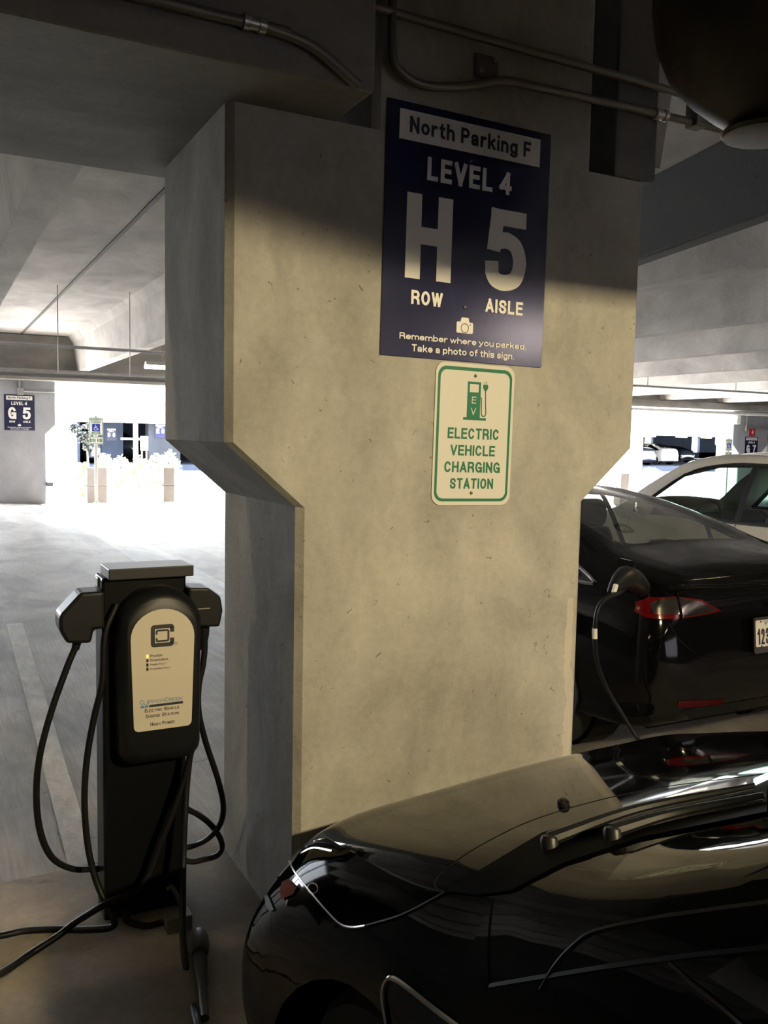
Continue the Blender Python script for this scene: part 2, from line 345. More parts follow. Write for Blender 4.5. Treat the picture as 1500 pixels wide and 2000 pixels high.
def texts(name, items, mtl, parent, y=-.001, bold=.17):
    o = None
    for it in items:                              # every word its own part
        q = text_mesh(*it[:5], y=y, bold=it[5] if len(it) > 5 else bold); sp = []
        for f in sorted(q.f, key=lambda f: min(q.v[i][0] for i in f)):
            a, b = min(q.v[i][0] for i in f), max(q.v[i][0] for i in f)
            if sp and a < sp[-1][1]+.16*(it[4]-it[3]): sp[-1][1] = max(sp[-1][1], b); sp[-1][2].append(f)
            else: sp.append([a, b, [f]])
        for _, _, fs in sp:
            ids = sorted({i for f in fs for i in f}); k = {i: n for n, i in enumerate(ids)}
            o = obj(name, MB().add([q.v[i] for i in ids], [tuple(k[i] for i in f) for f in fs]), mtl, parent, fix=False)
    return o

# ================================================================== STRUCTURE
# floor: level round the column, falling gently to the right-hand stalls
fx = [-14, .6, 1.3, 2.1, 4.2, 8, 16, 24, 42]; fz = [0, 0, -.02, -.17, -.17, -.22, -.3, -.45, -.6]
def floor_z(x): return float(np.interp(x, fx, fz))
mb = MB(); ys = [-13, 0, 6, 12, 18.6]; n = len(ys)
mb.add([(x, y, z) for x, z in zip(fx, fz) for y in ys], [(i*n+j, (i+1)*n+j, (i+1)*n+j+1, i*n+j+1) for i in range(len(fx)-1) for j in range(n-1)])
mb.add([(x, y, z-.3) for x, z in zip(fx, fz) for y in ys], [(i*n+j, i*n+j+1, (i+1)*n+j+1, (i+1)*n+j) for i in range(len(fx)-1) for j in range(n-1)])
struct('floor', mb, M_FLOOR, fix=False)
# wearing slab of the column strip, a finger proud with a straight joint edge
M_PAD = concrete('column_strip_concrete', (.33, .285, .24), .24, .6, (1, 1, 1), rough=.7, blotch=3.2)
mb = MB(); mb.box(-14, .66, -.9, .79, -.02, .006); struct('trim_1', mb, M_PAD)
mb = MB(); mb.add([(-.55, .80, .004), (-.455, .80, .004), (-.31, 5.25, .004), (-.43, 5.25, .004)], [(0, 1, 2, 3)])
mb.add([(-.55, .80, .001), (-.455, .80, .001), (-.31, 5.25, .001), (-.43, 5.25, .001)], [(0, 3, 2, 1)])
tag(obj('stall_stripe', mb, M_STRIPE), 'worn white painted stall line on the floor behind the charging pedestal', 'line')
# ceiling: slab with the stems of the double tees running away from the camera
mb = MB(); mb.box(-14, 42, -13, 18.9, 3.63, 3.9)
for k in range(-5, 16):
    x = -.36 + 2.45*k
    w1, w2, w3 = .30, .20, .105
    for (y0, y1) in ((.86, 18.3), (-13, -1.2)):
        mb.prism([(x-w1, 3.64), (x-w2, 3.50), (x-w3, 2.89), (x+w3, 2.89), (x+w2, 3.50), (x+w1, 3.64)], y0, y1)
struct('ceiling', mb, M_CEIL)
mb = MB()
for k in range(-2, 8):
    x = .86 + 4.9*k
    mb.box(x-.02, x+.02, .86, 18.2, 3.615, 3.635)
struct('trim_2', mb, mat('joint_sealant', (.10, .10, .10), .8))
mb = MB(); mb.box(-14.3, -14, -13, 18.9, -.3, 3.9); struct('wall_left', mb, M_WALL)
mb = MB(); mb.box(-14, -8.0, 18.2, 18.5, -.3, 3.62); struct('wall_far_blocker', mb, M_WALL)  # unseen wall added to hold daylight off the column and car paint
mb = MB(); mb.box(24.3, 42, 18.2, 18.5, -.9, 3.62); struct('wall_far_blocker.001', mb, M_WALL)  # added to close openings on the right and darken the ceiling there
# opening added behind the camera for its daylight, a dark wall added across
mb = MB(); mb.box(-14, 4.0, -13.3, -13, -.9, 3.9); mb.box(9, 42, -13.3, -13, -.9, 3.9); mb.box(4.0, 9, -13.3, -13, 2.0, 3.9); mb.box(4.0, 9, -13.3, -13, -.9, .6)
struct('wall_back', mb, M_WALL)
mb = MB(); mb.box(-12, 40, -22.4, -22, -1.2, 9); struct('wall_across', mb, M_ACROSS)
mb = MB(); mb.box(-30, 60, -22, -13.3, -1.0, -.6); struct('trim_4', mb, M_ACROSS)
mb = MB(); mb.box(42, 42.3, -13, 18.9, -.9, 3.9); struct('wall_right', mb, M_WALL)
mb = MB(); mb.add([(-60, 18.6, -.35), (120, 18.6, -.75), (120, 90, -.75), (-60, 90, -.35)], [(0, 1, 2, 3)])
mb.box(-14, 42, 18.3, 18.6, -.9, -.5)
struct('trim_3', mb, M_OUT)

# beams
def beam(name, mb, label, m=M_BEAM, bev=.012): return tag(obj(name, mb, m, bevel=bev), label, 'beam')
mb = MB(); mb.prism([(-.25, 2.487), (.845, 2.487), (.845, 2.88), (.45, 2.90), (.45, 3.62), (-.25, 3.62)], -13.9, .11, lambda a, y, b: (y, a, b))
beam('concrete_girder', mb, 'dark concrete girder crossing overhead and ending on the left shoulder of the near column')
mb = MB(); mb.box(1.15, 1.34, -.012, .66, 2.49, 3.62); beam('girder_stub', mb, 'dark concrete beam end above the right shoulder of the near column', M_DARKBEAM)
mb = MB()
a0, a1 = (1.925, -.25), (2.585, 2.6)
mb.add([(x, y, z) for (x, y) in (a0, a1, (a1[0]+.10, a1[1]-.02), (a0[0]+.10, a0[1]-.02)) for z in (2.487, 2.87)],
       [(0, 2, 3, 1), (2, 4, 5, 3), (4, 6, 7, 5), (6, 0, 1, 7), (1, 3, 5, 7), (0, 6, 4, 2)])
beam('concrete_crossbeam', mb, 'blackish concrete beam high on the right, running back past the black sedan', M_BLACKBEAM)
mb = MB(); mb.prism([(17.75, 2.65), (18.25, 2.65), (18.25, 3.62), (18.02, 3.62), (18.02, 2.86), (17.75, 2.86)], -13.9, 41.9, lambda a, y, b: (y, a, b))
beam('edge_beam', mb, 'far pale concrete edge beam over the bright opening to the outside')

# columns
def column(name, x0, y0, label, m, zb=0, ztop=2.487, c0=1.361, c1=1.552, neck=True, w=1.085, d=.74, o=.22, ch=.022):
    x1 = x0+w; mb = MB()
    def sec(a, b, z):      # chamfered rectangle, front corners cut
        return [(a+ch, y0, z), (b-ch, y0, z), (b, y0+ch, z), (b, y0+d-ch, z), (b-ch, y0+d, z), (a+ch, y0+d, z), (a, y0+d-ch, z), (a, y0+ch, z)]
    L = [sec(x0, x1, zb-.02), sec(x0, x1, c0), sec(x0-o, x1+o, c1), sec(x0-o, x1+o, ztop)]
    if neck: L += [sec(x0+.23, x1-.02, ztop+.001), sec(x0+.23, x1-.02, 3.62)]
    vs = [p for q in L for p in q]; fs = []
    for i in range(len(L)-1): fs += [(i*8+k, i*8+(k+1) % 8, (i+1)*8+(k+1) % 8, (i+1)*8+k) for k in range(8)]
    fs += [tuple(range(8))[::-1], tuple((len(L)-1)*8+k for k in range(8))]
    mb.add(vs, fs); return tag(obj(name, mb, m, bevel=.004), label, 'column')
column('concrete_column', 0, 0, 'big near concrete column with corbelled shoulders carrying the H 5 sign', M_COL)
column('concrete_column', .25, 18.16, 'distant bluish concrete column at far left carrying the G 5 sign', M_GCOL, ztop=3.62, c0=1.50, c1=1.71, neck=False, o=.21)
column('concrete_column', 22.85, 18.16, 'distant grey concrete column at far right carrying the G 7 sign', M_GCOL, zb=-.45, ztop=3.62, c0=1.28, c1=1.56, neck=False, o=.3)

# ================================================================== SIGNS
def screw(parent, x, z, y=-.003, r=.006):
    return obj('screw', MB().lathe([(r, 0), (r, .002), (r*.6, .0045), (.0005, .005)], (x, y, z), (0, -1, 0), 12), M_GALVD, parent, smooth=True)
def parking_sign(a, b, loc, roty, label, full=True, sc=1.0):
    t = thing('parking_sign', label, 'sign', loc, world=False, rot=(0, roty, 0)); t.scale = (sc, sc, sc)
    obj('panel', MB().prism(rrect(0, .61, 0, .7605, .004, 2), -.0, .004), M_NAVY, t, bevel=.0008)
    obj('header_panel', MB().prism([(.0435, .649), (.5665, .649), (.5665, .737), (.0435, .737)], -.0012, -.0004), M_SIGNWHITE, t)
    texts('header_lettering', [('North Parking F', .0785, .5285, .6725, .7205, .19)], M_SIGNTXT, t, y=-.0016)
    items = [('LEVEL', .144, .385, .5415, .612, .2), ('4', .412, .459, .5415, .612, .2), (a, .0765, .2405, .240, .4965, .205), (b, .369, .528, .237, .4935, .20)]
    if full:
        items += [('ROW', .1015, .2140, .1625, .2055, .2), ('AISLE', .3755, .5225, .1640, .2070, .2),
                  ('Remember where you parked.', .0646, .540, .0540, .0735, .175), ('Take a photo of this sign.', .109, .4944, .0185, .0405, .175)]
    texts('lettering', items, M_SIGNWHITE, t, y=-.0012)
    if full:
        k = MB().prism([(.272, .089), (.328, .089), (.331, .092), (.331, .121), (.328, .124), (.317, .124), (.313, .138), (.287, .138), (.283, .124), (.272, .124), (.269, .121), (.269, .092)], -.0014, -.0006)
        ic = obj('camera_icon', k, M_SIGNWHITE, t)
        circ = lambda r: [(.300+r*math.cos(i*math.pi/16), .105+r*math.sin(i*math.pi/16)) for i in range(32)]
        obj('lens_ring', MB().ring(circ(.0150), circ(.0128), -.002, -.0016), M_NAVY, ic)
        obj('flash_dot', MB().prism([(.320+.0022*math.cos(i*math.pi/4), .1165+.0022*math.sin(i*math.pi/4)) for i in range(8)], -.002, -.0016), M_NAVY, ic)
        screw(t, .298, .1705, -.001); screw(t, .301, .6236, -.001, .004)
    return t
parking_sign('H', '5', (.2613, -.005, 1.8249), .0118, 'navy North Parking F sign reading H 5, bolted to the near column')
parking_sign('G', '5', (.5010, 18.150, 1.578), 0, 'small navy sign reading G 5 on the distant left column')
parking_sign('G', '7', (23.13, 18.150, 1.06), 0, 'small navy sign reading G 7 on the distant right column')

def ev_sign():
    t = thing('charging_sign', 'white and green ELECTRIC VEHICLE CHARGING STATION sign below the navy H 5 sign', 'sign', (.4546, -.004, 1.3611), world=False, rot=(0, .016, 0))
    obj('panel', MB().prism(rrect(0, .303, 0, .457, .034, 8), 0, .0025), M_EVWHITE, t, bevel=.0006)
    obj('border', MB().ring(rrect(.0085, .2925, .0125, .4445, .030, 8), rrect(.0175, .2840, .0215, .4335, .024, 8), -.0008, 0), M_EVGREEN, t)
    texts('lettering', [('ELECTRIC', .0515, .2490, .2150, .2500), ('VEHICLE', .0640, .2360, .1610, .1952), ('CHARGING', .0435, .2585, .1065, .1415), ('STATION', .0670, .2340, .0535, .0878)], M_EVGREEN, t, y=-.0004, bold=.185)
    mb = MB(); o_ = [(.1203, .2840), (.1708, .2840), (.1708, .3997), (.1203, .3997)]; i_ = [(.1280, .3662), (.1630, .3662), (.1630, .3924), (.1280, .3924)]
    mb.ring(o_[:4], [(.1280, .3662), (.1630, .3662), (.1630, .3924), (.1280, .3924)], -.0008, 0)
    mb.prism([(.1075, .2766), (.195, .2766), (.195, .2846), (.1075, .2846)], -.0008, 0)
    mb.prism([(.1793, .3925), (.1987, .3925), (.1987, .3815), (.1925, .3722), (.1862, .3722), (.1793, .3815)], -.0008, 0)
    mb.box(.1845, .1860, -.0008, 0, .392, .4025); mb.box(.1918, .1933, -.0008, 0, .392, .4025)
    cord = [Vector((x, -.0004, z)) for x, z in ((.1891, .374), (.1905, .350), (.1918, .325), (.1935, .303), (.1915, .2935), (.1855, .2900), (.1785, .2935), (.1765, .303), (.1752, .330), (.1750, .344), (.1735, .349), (.1700, .3500))]
    P = spline(cord, 5); L = []; Rr = []
    for i, p in enumerate(P):
        d = (P[min(i+1, len(P)-1)]-P[max(0, i-1)]).normalized(); nrm = Vector((-d.z, 0, d.x))*.0019
        L.append(p+nrm); Rr.append(p-nrm)
    k = len(P); mb.add([(p.x, -.0008, p.z) for p in L+Rr], [(i, i+1, k+i+1, k+i) for i in range(k-1)])
    pic = obj('pump_pictogram', mb, M_EVGREEN, t)
    bm2 = MB().prism([(.1203, .2840), (.1708, .2840), (.1708, .3662), (.1203, .3662)], -.0006, 0)
    obj('pump_body', bm2, M_EVGREEN, pic)
    texts('pump_lettering', [('E', .1374, .1545, .3302, .3520, .12), ('V', .1353, .1547, .2930, .3160, .12)], M_EVWHITE, pic, y=-.0008)
    screw(t, .1480, .4190, -.0006, .0052); screw(t, .1493, .0398, -.0006, .0052)
ev_sign()

# ================================================================== OVERHEAD CONDUITS
def conduit(pts, label, r=.0135, m=M_GALVD, coup=None, smooth=6, name='conduit'):
    t = thing(name, label, 'pipe', pts[0])
    obj('pipe', MB().tube(pts, r, 10, smooth=smooth), m, t, smooth=True)
    for c, d in (coup or []):
        obj('coupling', MB().lathe([(r*1.25, -.03), (r*1.45, -.028), (r*1.45, -.012), (r*1.2, -.01), (r*1.2, .01), (r*1.45, .012), (r*1.45, .028), (r*1.25, .03)], c, d, 12), M_GALV, t, smooth=True)
    return t
conduit([(-3.5, -.266, 2.578), (-.42, -.266, 2.578), (-.242, -.266, 2.579), (-.13, -.266, 2.570), (-.06, -.266, 2.550), (.03, -.266, 2.500), (.05, -.266, 2.489)],
        'steel conduit on the left girder face, bending down before the near column', coup=[((-.235, -.266, 2.579), (1, 0, 0))])
conduit([(-3.5, -.266, 2.835), (.1, -.03, 2.818), (1.2, -.03, 2.806), (1.49, -.03, 2.802)], 'upper of two steel conduits crossing the near column above the H 5 sign', coup=[((1.45, -.03, 2.8025), (1, 0, 0))], smooth=0)
conduit([(.27, -.03, 3.0), (.27, -.03, 2.72), (.30, -.03, 2.655), (.383, -.03, 2.632), (.52, -.03, 2.655), (.66, -.03, 2.698), (.78, -.03, 2.705), (1.2, -.03, 2.713), (1.6, -.03, 2.716), (1.955, -.03, 2.714)],
        'lower steel conduit dipping in a wave above the H 5 sign', coup=[((1.33, -.03, 2.7145), (1, 0, 0))])
t = thing('junction_box', 'dark conduit box at the right end of the upper conduit beside the near column', 'box', (1.5, -.03, 2.76))
obj('box_body', MB().box(1.475, 1.535, -.06, 0, 2.70, 2.83), M_GALVD, t, bevel=.006); obj('cover_screw', MB().lathe([(.006, 0), (.004, .004)], (1.505, -.06, 2.765), (0, -1, 0), 8), M_GALV, t)
# anchor plate on the beam end and rusty drain pipe bell overhead at the right
t = thing('anchor_bracket', 'small dark steel anchor plate on the near column between the two conduits', 'bracket', (.62, -.012, 2.735))
obj('plate', MB().box(.575, .66, -.012, .0, 2.705, 2.775), M_GALVD, t, bevel=.004)
for x, z in ((.592, 2.722), (.643, 2.762)): obj('bolt', MB().lathe([(.009, 0), (.009, .008), (.005, .009), (.005, .016)], (x, -.012, z), (0, -1, 0), 6), M_GALV, t)
def drain():
    t = thing('drain_pipe', 'large rusty black drain pipe with a flared lip, overhead at top right', 'pipe', at(1520, 60, 1, -.75))
    c = at(1515, -60, 1, -.75); e = at(1492, 262, 1, -.75); q = (c-CAM).dot(fw)/F_PX      # metres per pixel there
    ax = (e-c).normalized(); L = (e-c).length
    obj('pipe', MB().lathe([(230*q, -.35), (230*q, -.05), (228*q, .2*L), (215*q, .42*L), (190*q, .60*L), (150*q, .75*L), (105*q, .87*L), (75*q, .94*L), (62*q, .97*L)], c, ax, 40), M_RUST, t, smooth=True)
    e2 = c+ax*L*.98
    obj('flared_lip', MB().lathe([(50*q, -.012), (74*q, -.006), (82*q, .004), (76*q, .014), (50*q, .016)], e2, ax, 40), M_RUST, t, smooth=True)
drain()

# ================================================================== CHARGING PEDESTAL
def pedestal():
    t = thing('charging_pedestal', 'black charging pedestal with a cream label panel standing left of the near column', 'charging station', (-.37, .46, 0))
    obj('post', MB().box(-.497, -.232, .385, .515, .0, 1.12), M_POST, t, bevel=.008)
    mb = MB().box(-.482, -.216, .352, .50, 1.117, 1.152); obj('cap', mb, M_CAPTOP, t, bevel=.003)
    obj('hinge_plate', MB().box(-.503, -.486, .43, .47, 1.085, 1.115), M_GALV, t, bevel=.002)
    # rounded housing, arch-topped, tapering to the bottom
    def arch(w, zt, zb, wb, rb=.05, n=18):
        cx = -.331; out = []; h = zt
        zc = zt-w*.92
        for i in range(n+1):
            a = math.pi*i/n; out.append((cx+w*math.cos(a), zc+w*.92*math.sin(a)))
        for i in range(7):
            a = math.pi+math.pi/2*i/6; out.append((cx-wb+rb+rb*math.cos(a), zb+rb+rb*math.sin(a)))
        for i in range(7):
            a = 1.5*math.pi+math.pi/2*i/6; out.append((cx+wb-rb+rb*math.cos(a), zb+rb+rb*math.sin(a)))
        return out
    rings = [(.385, arch(.131, 1.092, .530, .128)), (.345, arch(.131, 1.092, .530, .128)), (.318, arch(.128, 1.088, .535, .125)), (.298, arch(.119, 1.076, .552, .115)), (.288, arch(.108, 1.060, .575, .104))]
    n = len(rings[0][1]); vs = [(a, y, b) for y, q in rings for a, b in q]; fs = []
    for i in range(len(rings)-1): fs += [(i*n+k, i*n+(k+1) % n, (i+1)*n+(k+1) % n, (i+1)*n+k) for k in range(n)]
    fs += [tuple(range(n)), tuple((len(rings)-1)*n+k for k in range(n))]
    h = obj('housing', MB().add(vs, fs), M_BLACK, t, smooth=True)
    yf = .2875
    # cream label with arch top
    def lab(e=0): return arch(.099-e, 1.030-e, .648+e, .0905-e, .016)
    lp = obj('label_panel', MB().prism(lab(), yf-.0015, yf), M_FACE, h)
    cx = -.331
    def lx(u): return cx + u
    # logo: two interlocking square brackets
    def bracket(x0, x1, z0, z1, w, g0, g1, left=True, r=.010):
        o_ = rrect(x0, x1, z0, z1, r, 3); i_ = rrect(x0+w, x1-w, z0+w, z1-w, max(.001, r-w), 3); q = MB(); y0, y1 = yf-.0026, yf-.0016; m_ = len(o_)
        for i in range(m_):
            j = (i+1) % m_
            pts = [o_[i], o_[j], i_[j], i_[i]]; mx = sum(p[0] for p in pts)/4; 
            if (left and min(p[0] for p in pts) > (x0+x1)/2 and max(p[1] for p in pts)-min(p[1] for p in pts) > .02) or (not left and max(p[0] for p in pts) < (x0+x1)/2 and max(p[1] for p in pts)-min(p[1] for p in pts) > .02):
                zc0, zc1 = g0, g1; a = [p for p in (o_[i], o_[j])]; xo, xi = o_[i][0], i_[i][0]
                for (za, zb) in ((min(a[0][1], a[1][1]), zc0), (zc1, max(a[0][1], a[1][1]))): q.prism([(xo, za), (xi, za), (xi, zb), (xo, zb)], y0, y1)
            else: q.prism(pts, y0, y1)
        return q
    lg = bracket(lx(-.0375), lx(.0345), .911, .981, .0125, .937, .956, True)
    obj('logo', lg, M_INK, h); obj('logo_inner', bracket(lx(-.0225), lx(.0195), .9265, .9655, .0055, .939, .951, False, .006), M_INK, h)
    y = yf-.0017
    tm = MB().ring([(lx(.0407)+.0048*math.cos(a), .9178+.0048*math.sin(a)) for a in np.linspace(0, 6.28, 17)[:-1]], [(lx(.0407)+.0040*math.cos(a), .9178+.0040*math.sin(a)) for a in np.linspace(0, 6.28, 17)[:-1]], y-.0006, y)
    tm.add(*(lambda q: (q.v, q.f))(text_mesh('R', lx(.0388), lx(.0428), .9155, .9203, y, .18))); obj('trademark', tm, M_INKG, h)
    for k, z in enumerate((.8795, .8665, .853, .8395)):
        obj('indicator_lamp', MB().box(lx(-.0515), lx(-.0455), yf-.0030, yf-.0015, z, z+.0095), M_LED if k == 0 else M_LEDOFF, h)
    def smallcaps(s, x0, x1, z, hgt, b=.17):   # capitals taller than the rest
        words = s.split(' '); tot = sum(len(w) for w in words)+.8*(len(words)-1); u = (x1-x0)/tot; x = x0; out = []
        for w in words:
            out.append((w[0], x, x+u*.95, z, z+hgt, b))
            x += u*1.05
            if len(w) > 1: out.append((w[1:].upper(), x, x+u*(len(w)-1)-u*.1, z, z+hgt*.78, b)); x += u*(len(w)-1)-.05*u
            x += .8*u
        return out
    ink = smallcaps('Power', lx(-.040), lx(-.002), .8805, .0085) + smallcaps('Charging', lx(-.040), lx(.016), .8672, .0085) + smallcaps('Power Fault', lx(-.040), lx(.011), .8545, .0060, .15) + smallcaps('Charging Fault', lx(-.040), lx(.023), .8405, .0060, .15)
    ink += smallcaps('Electric Vehicle', lx(-.057), lx(.051), .7075, .0108) + smallcaps('Charge Station', lx(-.054), lx(.049), .6895, .0108) + smallcaps('High Power', lx(-.040), lx(.036), .6625, .0108)
    texts('label_lettering', ink, M_INK, h, y=y)
    texts('maker_lettering', smallcaps('Clipper', lx(-.0715), lx(.0045), .7335, .0150, .12) + smallcaps('Creek', lx(.0065), lx(.0625), .7335, .0150, .12), M_INKB, h, y=y)
    q = MB().prism([(lx(-.045), .7225), (lx(.0625), .7225), (lx(.0625), .7300), (lx(-.042), .7300)], yf-.0024, yf-.0016)
    obj('maker_bar', q, M_INK, h)
    q = MB().prism([(lx(-.071), .7225), (lx(-.060), .7225), (lx(-.057), .7300), (lx(-.068), .7300)], yf-.0024, yf-.0016); q.prism([(lx(-.0575), .7225), (lx(-.048), .7225), (lx(-.045), .7300), (lx(-.0545), .7300)], yf-.0024, yf-.0016)
    obj('maker_stripe', q, M_INKB, h)
    # side holsters: blocky boots with sloping top
    q = MB().prism([(-.628, .985), (-.628, 1.018), (-.566, 1.085), (-.495, 1.085), (-.495, .968), (-.528, .968), (-.536, .926), (-.608, .932), (-.626, .972)], .345, .455)
    obj('holster', q, M_BLACK, t, bevel=.010)
    q = MB().prism([(-.235, 1.08), (-.168, 1.075), (-.128, 1.045), (-.120, .998), (-.131, .944), (-.205, .950), (-.205, .968), (-.235, .968)], .345, .455)
    hr = obj('holster', q, M_BLACK, t, bevel=.008)
    obj('latch_slot', MB().box(-.205, -.165, .3435, .3455, 1.008, 1.011), M_GALV, hr)
    # hose bracket at the foot
    return t
pedestal()

def cable(label, pts, r=.0105, extra=None, cat='cable', name='charging_cable', smooth=8):
    t = thing(name, label, cat, pts[0])
    obj('cord', MB().tube(pts, r, 10, smooth=smooth), M_RUBBER, t, smooth=True)
    return t
def Yp(x, y, d): return at(x, y, 1, d)
# left cable: from the left holster, hanging loop
c = cable('black charging cable hanging in a wide loop from the left holster of the pedestal',
      [Vector((-.585, .40, .955)), Yp(150, 1254, .40), Yp(132, 1300, .40), Yp(100, 1390, .40), Yp(77, 1480, .40), Yp(71, 1560, .41), Yp(80, 1630, .42), Yp(103, 1676, .43), Yp(140, 1696, .45), Yp(178, 1697, .48), Yp(215, 1690, .53), Vector((-.40, .54, .17))])
obj('strain_relief', MB().tube([Vector((-.582, .40, .99)), Yp(152, 1248, .40), Yp(147, 1268, .40)], [.020, .016, .012], 10), M_BLACK, c, smooth=True)
# second cable down the left edge of the post, leaving forward along the floor
cable('black cable down the pedestal left edge, then off the floor at lower left',
      [Yp(228, 1180, .372), Yp(205, 1240, .36), Yp(200, 1330, .36), Yp(184, 1400, .37), Yp(170, 1480, .375), Yp(165, 1560, .375), Yp(170, 1640, .37), Yp(183, 1705, .36), Yp(200, 1750, .34), Yp(222, 1795, .30), at(215, 1812, 2, .025), at(160, 1816, 2, .014), at(110, 1815, 2, .014), at(50, 1818, 2, .016), at(0, 1828, 2, .018), at(-90, 1845, 2, .013), at(-200, 1830, 2, .013), at(-330, 1870, 2, .013), at(-480, 1860, 2, .013)])
# third: from the floor loop over the pedestal foot, up diagonally to the housing's right
cable('black cable slanting across the pedestal front to the lower left corner',
      [Yp(378, 1225, .30), Yp(383, 1330, .30), Yp(380, 1420, .31), Yp(366, 1500, .32), Yp(340, 1580, .325), Yp(312, 1650, .33), Yp(290, 1710, .33), Yp(262, 1745, .32), Yp(225, 1757, .31), Yp(190, 1775, .27), at(150, 1800, 2, .06), at(110, 1830, 2, .035), at(60, 1862, 2, .014), at(0, 1902, 2, .013), at(-80, 1942, 2, .013), at(-200, 1990, 2, .013), at(-330, 1985, 2, .013), at(-480, 2020, 2, .013)])
# fourth: straight down the right front of the post to the floor, towards the hatchback
cable('black cable falling straight down the right side of the pedestal toward the hatchback nose',
      [Yp(355, 1180, .31), Yp(375, 1240, .30), Yp(381, 1330, .30), Yp(376, 1430, .31), Yp(366, 1520, .32), Yp(361, 1600, .30), Yp(358, 1680, .28), Yp(357, 1760, .22), Yp(357, 1830, .14), Yp(363, 1890, .03), Yp(373, 1945, -.06), at(385, 2000, 2, .04), at(400, 2060, 2, .013)])
# right cable: from the connector parked in the right holster
c = cable('black charging cable hanging from the right holster and looping behind the pedestal',
      [Vector((-.170, .40, .925)), Yp(400, 1262, .40), Yp(396, 1300, .40), Yp(388, 1340, .40), Yp(388, 1390, .41), Yp(402, 1450, .43), Yp(425, 1520, .46), Yp(436, 1570, .50), Yp(432, 1605, .54), Yp(415, 1630, .60), Yp(388, 1648, .68), Yp(350, 1655, .70), Vector((-.30, .72, .10))])
obj('connector', MB().tube([Vector((-.170, .40, .965)), Vector((-.170, .40, .945)), Vector((-.170, .40, .908)), Vector((-.170, .40, .880)), Vector((-.171, .40, .86))], [.021, .020, .018, .012, .011], 12), M_BLACK, c, smooth=True)
cable('thin black cable loop bulging out right behind the pedestal near the floor',
      [Vector((-.26, .53, .33)), Yp(366, 1580, .53), Yp(385, 1590, .55), Yp(408, 1607, .58), Yp(425, 1628, .60), Yp(434, 1652, .60), Yp(425, 1670, .58), Yp(400, 1678, .55), Yp(368, 1682, .53), Vector((-.28, .525, .14))])
# curved strap, small floor box and the connector lying on the floor
t = thing('conduit_box', 'small grey conduit box on the floor at the pedestal right foot', 'box', at(350, 1812, 2, 0))
p = at(350, 1815, 2, 0)
obj('box_body', MB().box(p.x-.045, p.x+.035, p.y-.03, p.y+.04, .006, .055), M_GALVD, t, bevel=.004)
obj('strap', MB().tube([Yp(328, 1737, .33), Yp(334, 1732, .32), Yp(342, 1742, .31), Yp(350, 1760, .30), Yp(353, 1785, .29), (p.x+.005, p.y+.02, .04)], .007, 8, smooth=5), M_GALVD, t, smooth=True)
cable('short black cable sagging between pedestal foot and the small grey box',
      [Vector((-.43, .33, .05)), at(245, 1795, 2, .03), at(265, 1805, 2, .014), at(290, 1808, 2, .014), at(315, 1802, 2, .014), Vector((p.x-.03, p.y, .03))])
a, b = at(388, 1840, 2, .03), at(400, 1990, 2, .02)
t = thing('charging_connector', 'grey charging plug lying on the floor beside the hatchback nose', 'charging plug', (a.x, a.y, 0))
d = (b-a).normalized(); L = (b-a).length
M_PLUG = mat('grey_plug_plastic', (.05, .05, .05), .5)
obj('plug_head', MB().lathe([(.014, -.03), (.026, -.02), (.030, 0), (.030, .05), (.024, .075)], a+Vector((0, 0, .01)), d, 12), M_PLUG, t, smooth=True)
obj('plug_handle', MB().lathe([(.022, .07), (.020, .12), (.017, .19), (.013, .24), (.012, L)], a+Vector((0, 0, .002)), d, 12), M_PLUG, t, smooth=True)

# ================================================================== CARS
def pchip(x, y, xq):
    x = np.asarray(x, float); y = np.asarray(y, float); h = np.diff(x); dl = np.diff(y)/h; d = np.zeros_like(y)
    for i in range(1, len(x)-1):
        if dl[i-1]*dl[i] > 0:
            w1, w2 = 2*h[i]+h[i-1], h[i]+2*h[i-1]; d[i] = (w1+w2)/(w1/dl[i-1]+w2/dl[i])
    d[0], d[-1] = dl[0], dl[-1]
    i = np.clip(np.searchsorted(x, xq)-1, 0, len(x)-2); t = (xq-x[i])/h[i]
    return (y[i]*(1+2*t)*(1-t)**2 + d[i]*h[i]*t*(1-t)**2 + y[i+1]*t*t*(3-2*t) + d[i+1]*h[i]*t*t*(t-1))
def loft(st, nq=70, sub=5):
    """st rows: y, zt, wr, zr, ws, zs, wm, zm, wb, zb -> bmesh of the closed body"""
    st = np.array(st, float); y = st[:, 0]
    yq = np.unique(np.concatenate([np.linspace(y[0], y[-1], nq), y])); cols = [pchip(y, st[:, k], yq) for k in range(1, 10)]
    bm = bmesh.new(); rows = []
    for i in range(len(yq)):
        zt, wr, zr, ws, zs, wm, zm, wb, zb = [c[i] for c in cols]
        P = [(0, zt), (wr*.55, zt-(zt-zr)*.30), (wr, zr), (ws, zs), (wm, zm), ((wm*.97+wb*.03), zb+(zm-zb)*.35), (wb, zb)]
        Q = [(-P[1][0], P[1][1])]+P+[(0, zb)]; half = []
        for j in range(1, len(Q)-2):
            a, b, c, d = [np.array(q) for q in Q[j-1:j+3]]
            for k in range(sub):
                t = k/sub; half.append(.5*((2*b)+(c-a)*t+(2*a-5*b+4*c-d)*t*t+(3*b-a-3*c+d)*t**3))
        half.append(np.array(P[-1])); half.append(np.array((0, zb)))
        half[0][0] = 0
        ring = [bm.verts.new((h[0], yq[i], h[1])) for h in half] + [bm.verts.new((-h[0], yq[i], h[1])) for h in half[-2:0:-1]]
        rows.append(ring)
    n = len(rows[0])
    for i in range(len(rows)-1):
        for k in range(n): bm.faces.new((rows[i][k], rows[i][(k+1) % n], rows[i+1][(k+1) % n], rows[i+1][k]))
    bm.faces.new(rows[0][::-1]); bm.faces.new(rows[-1])
    bmesh.ops.recalc_face_normals(bm, faces=bm.faces); return bm
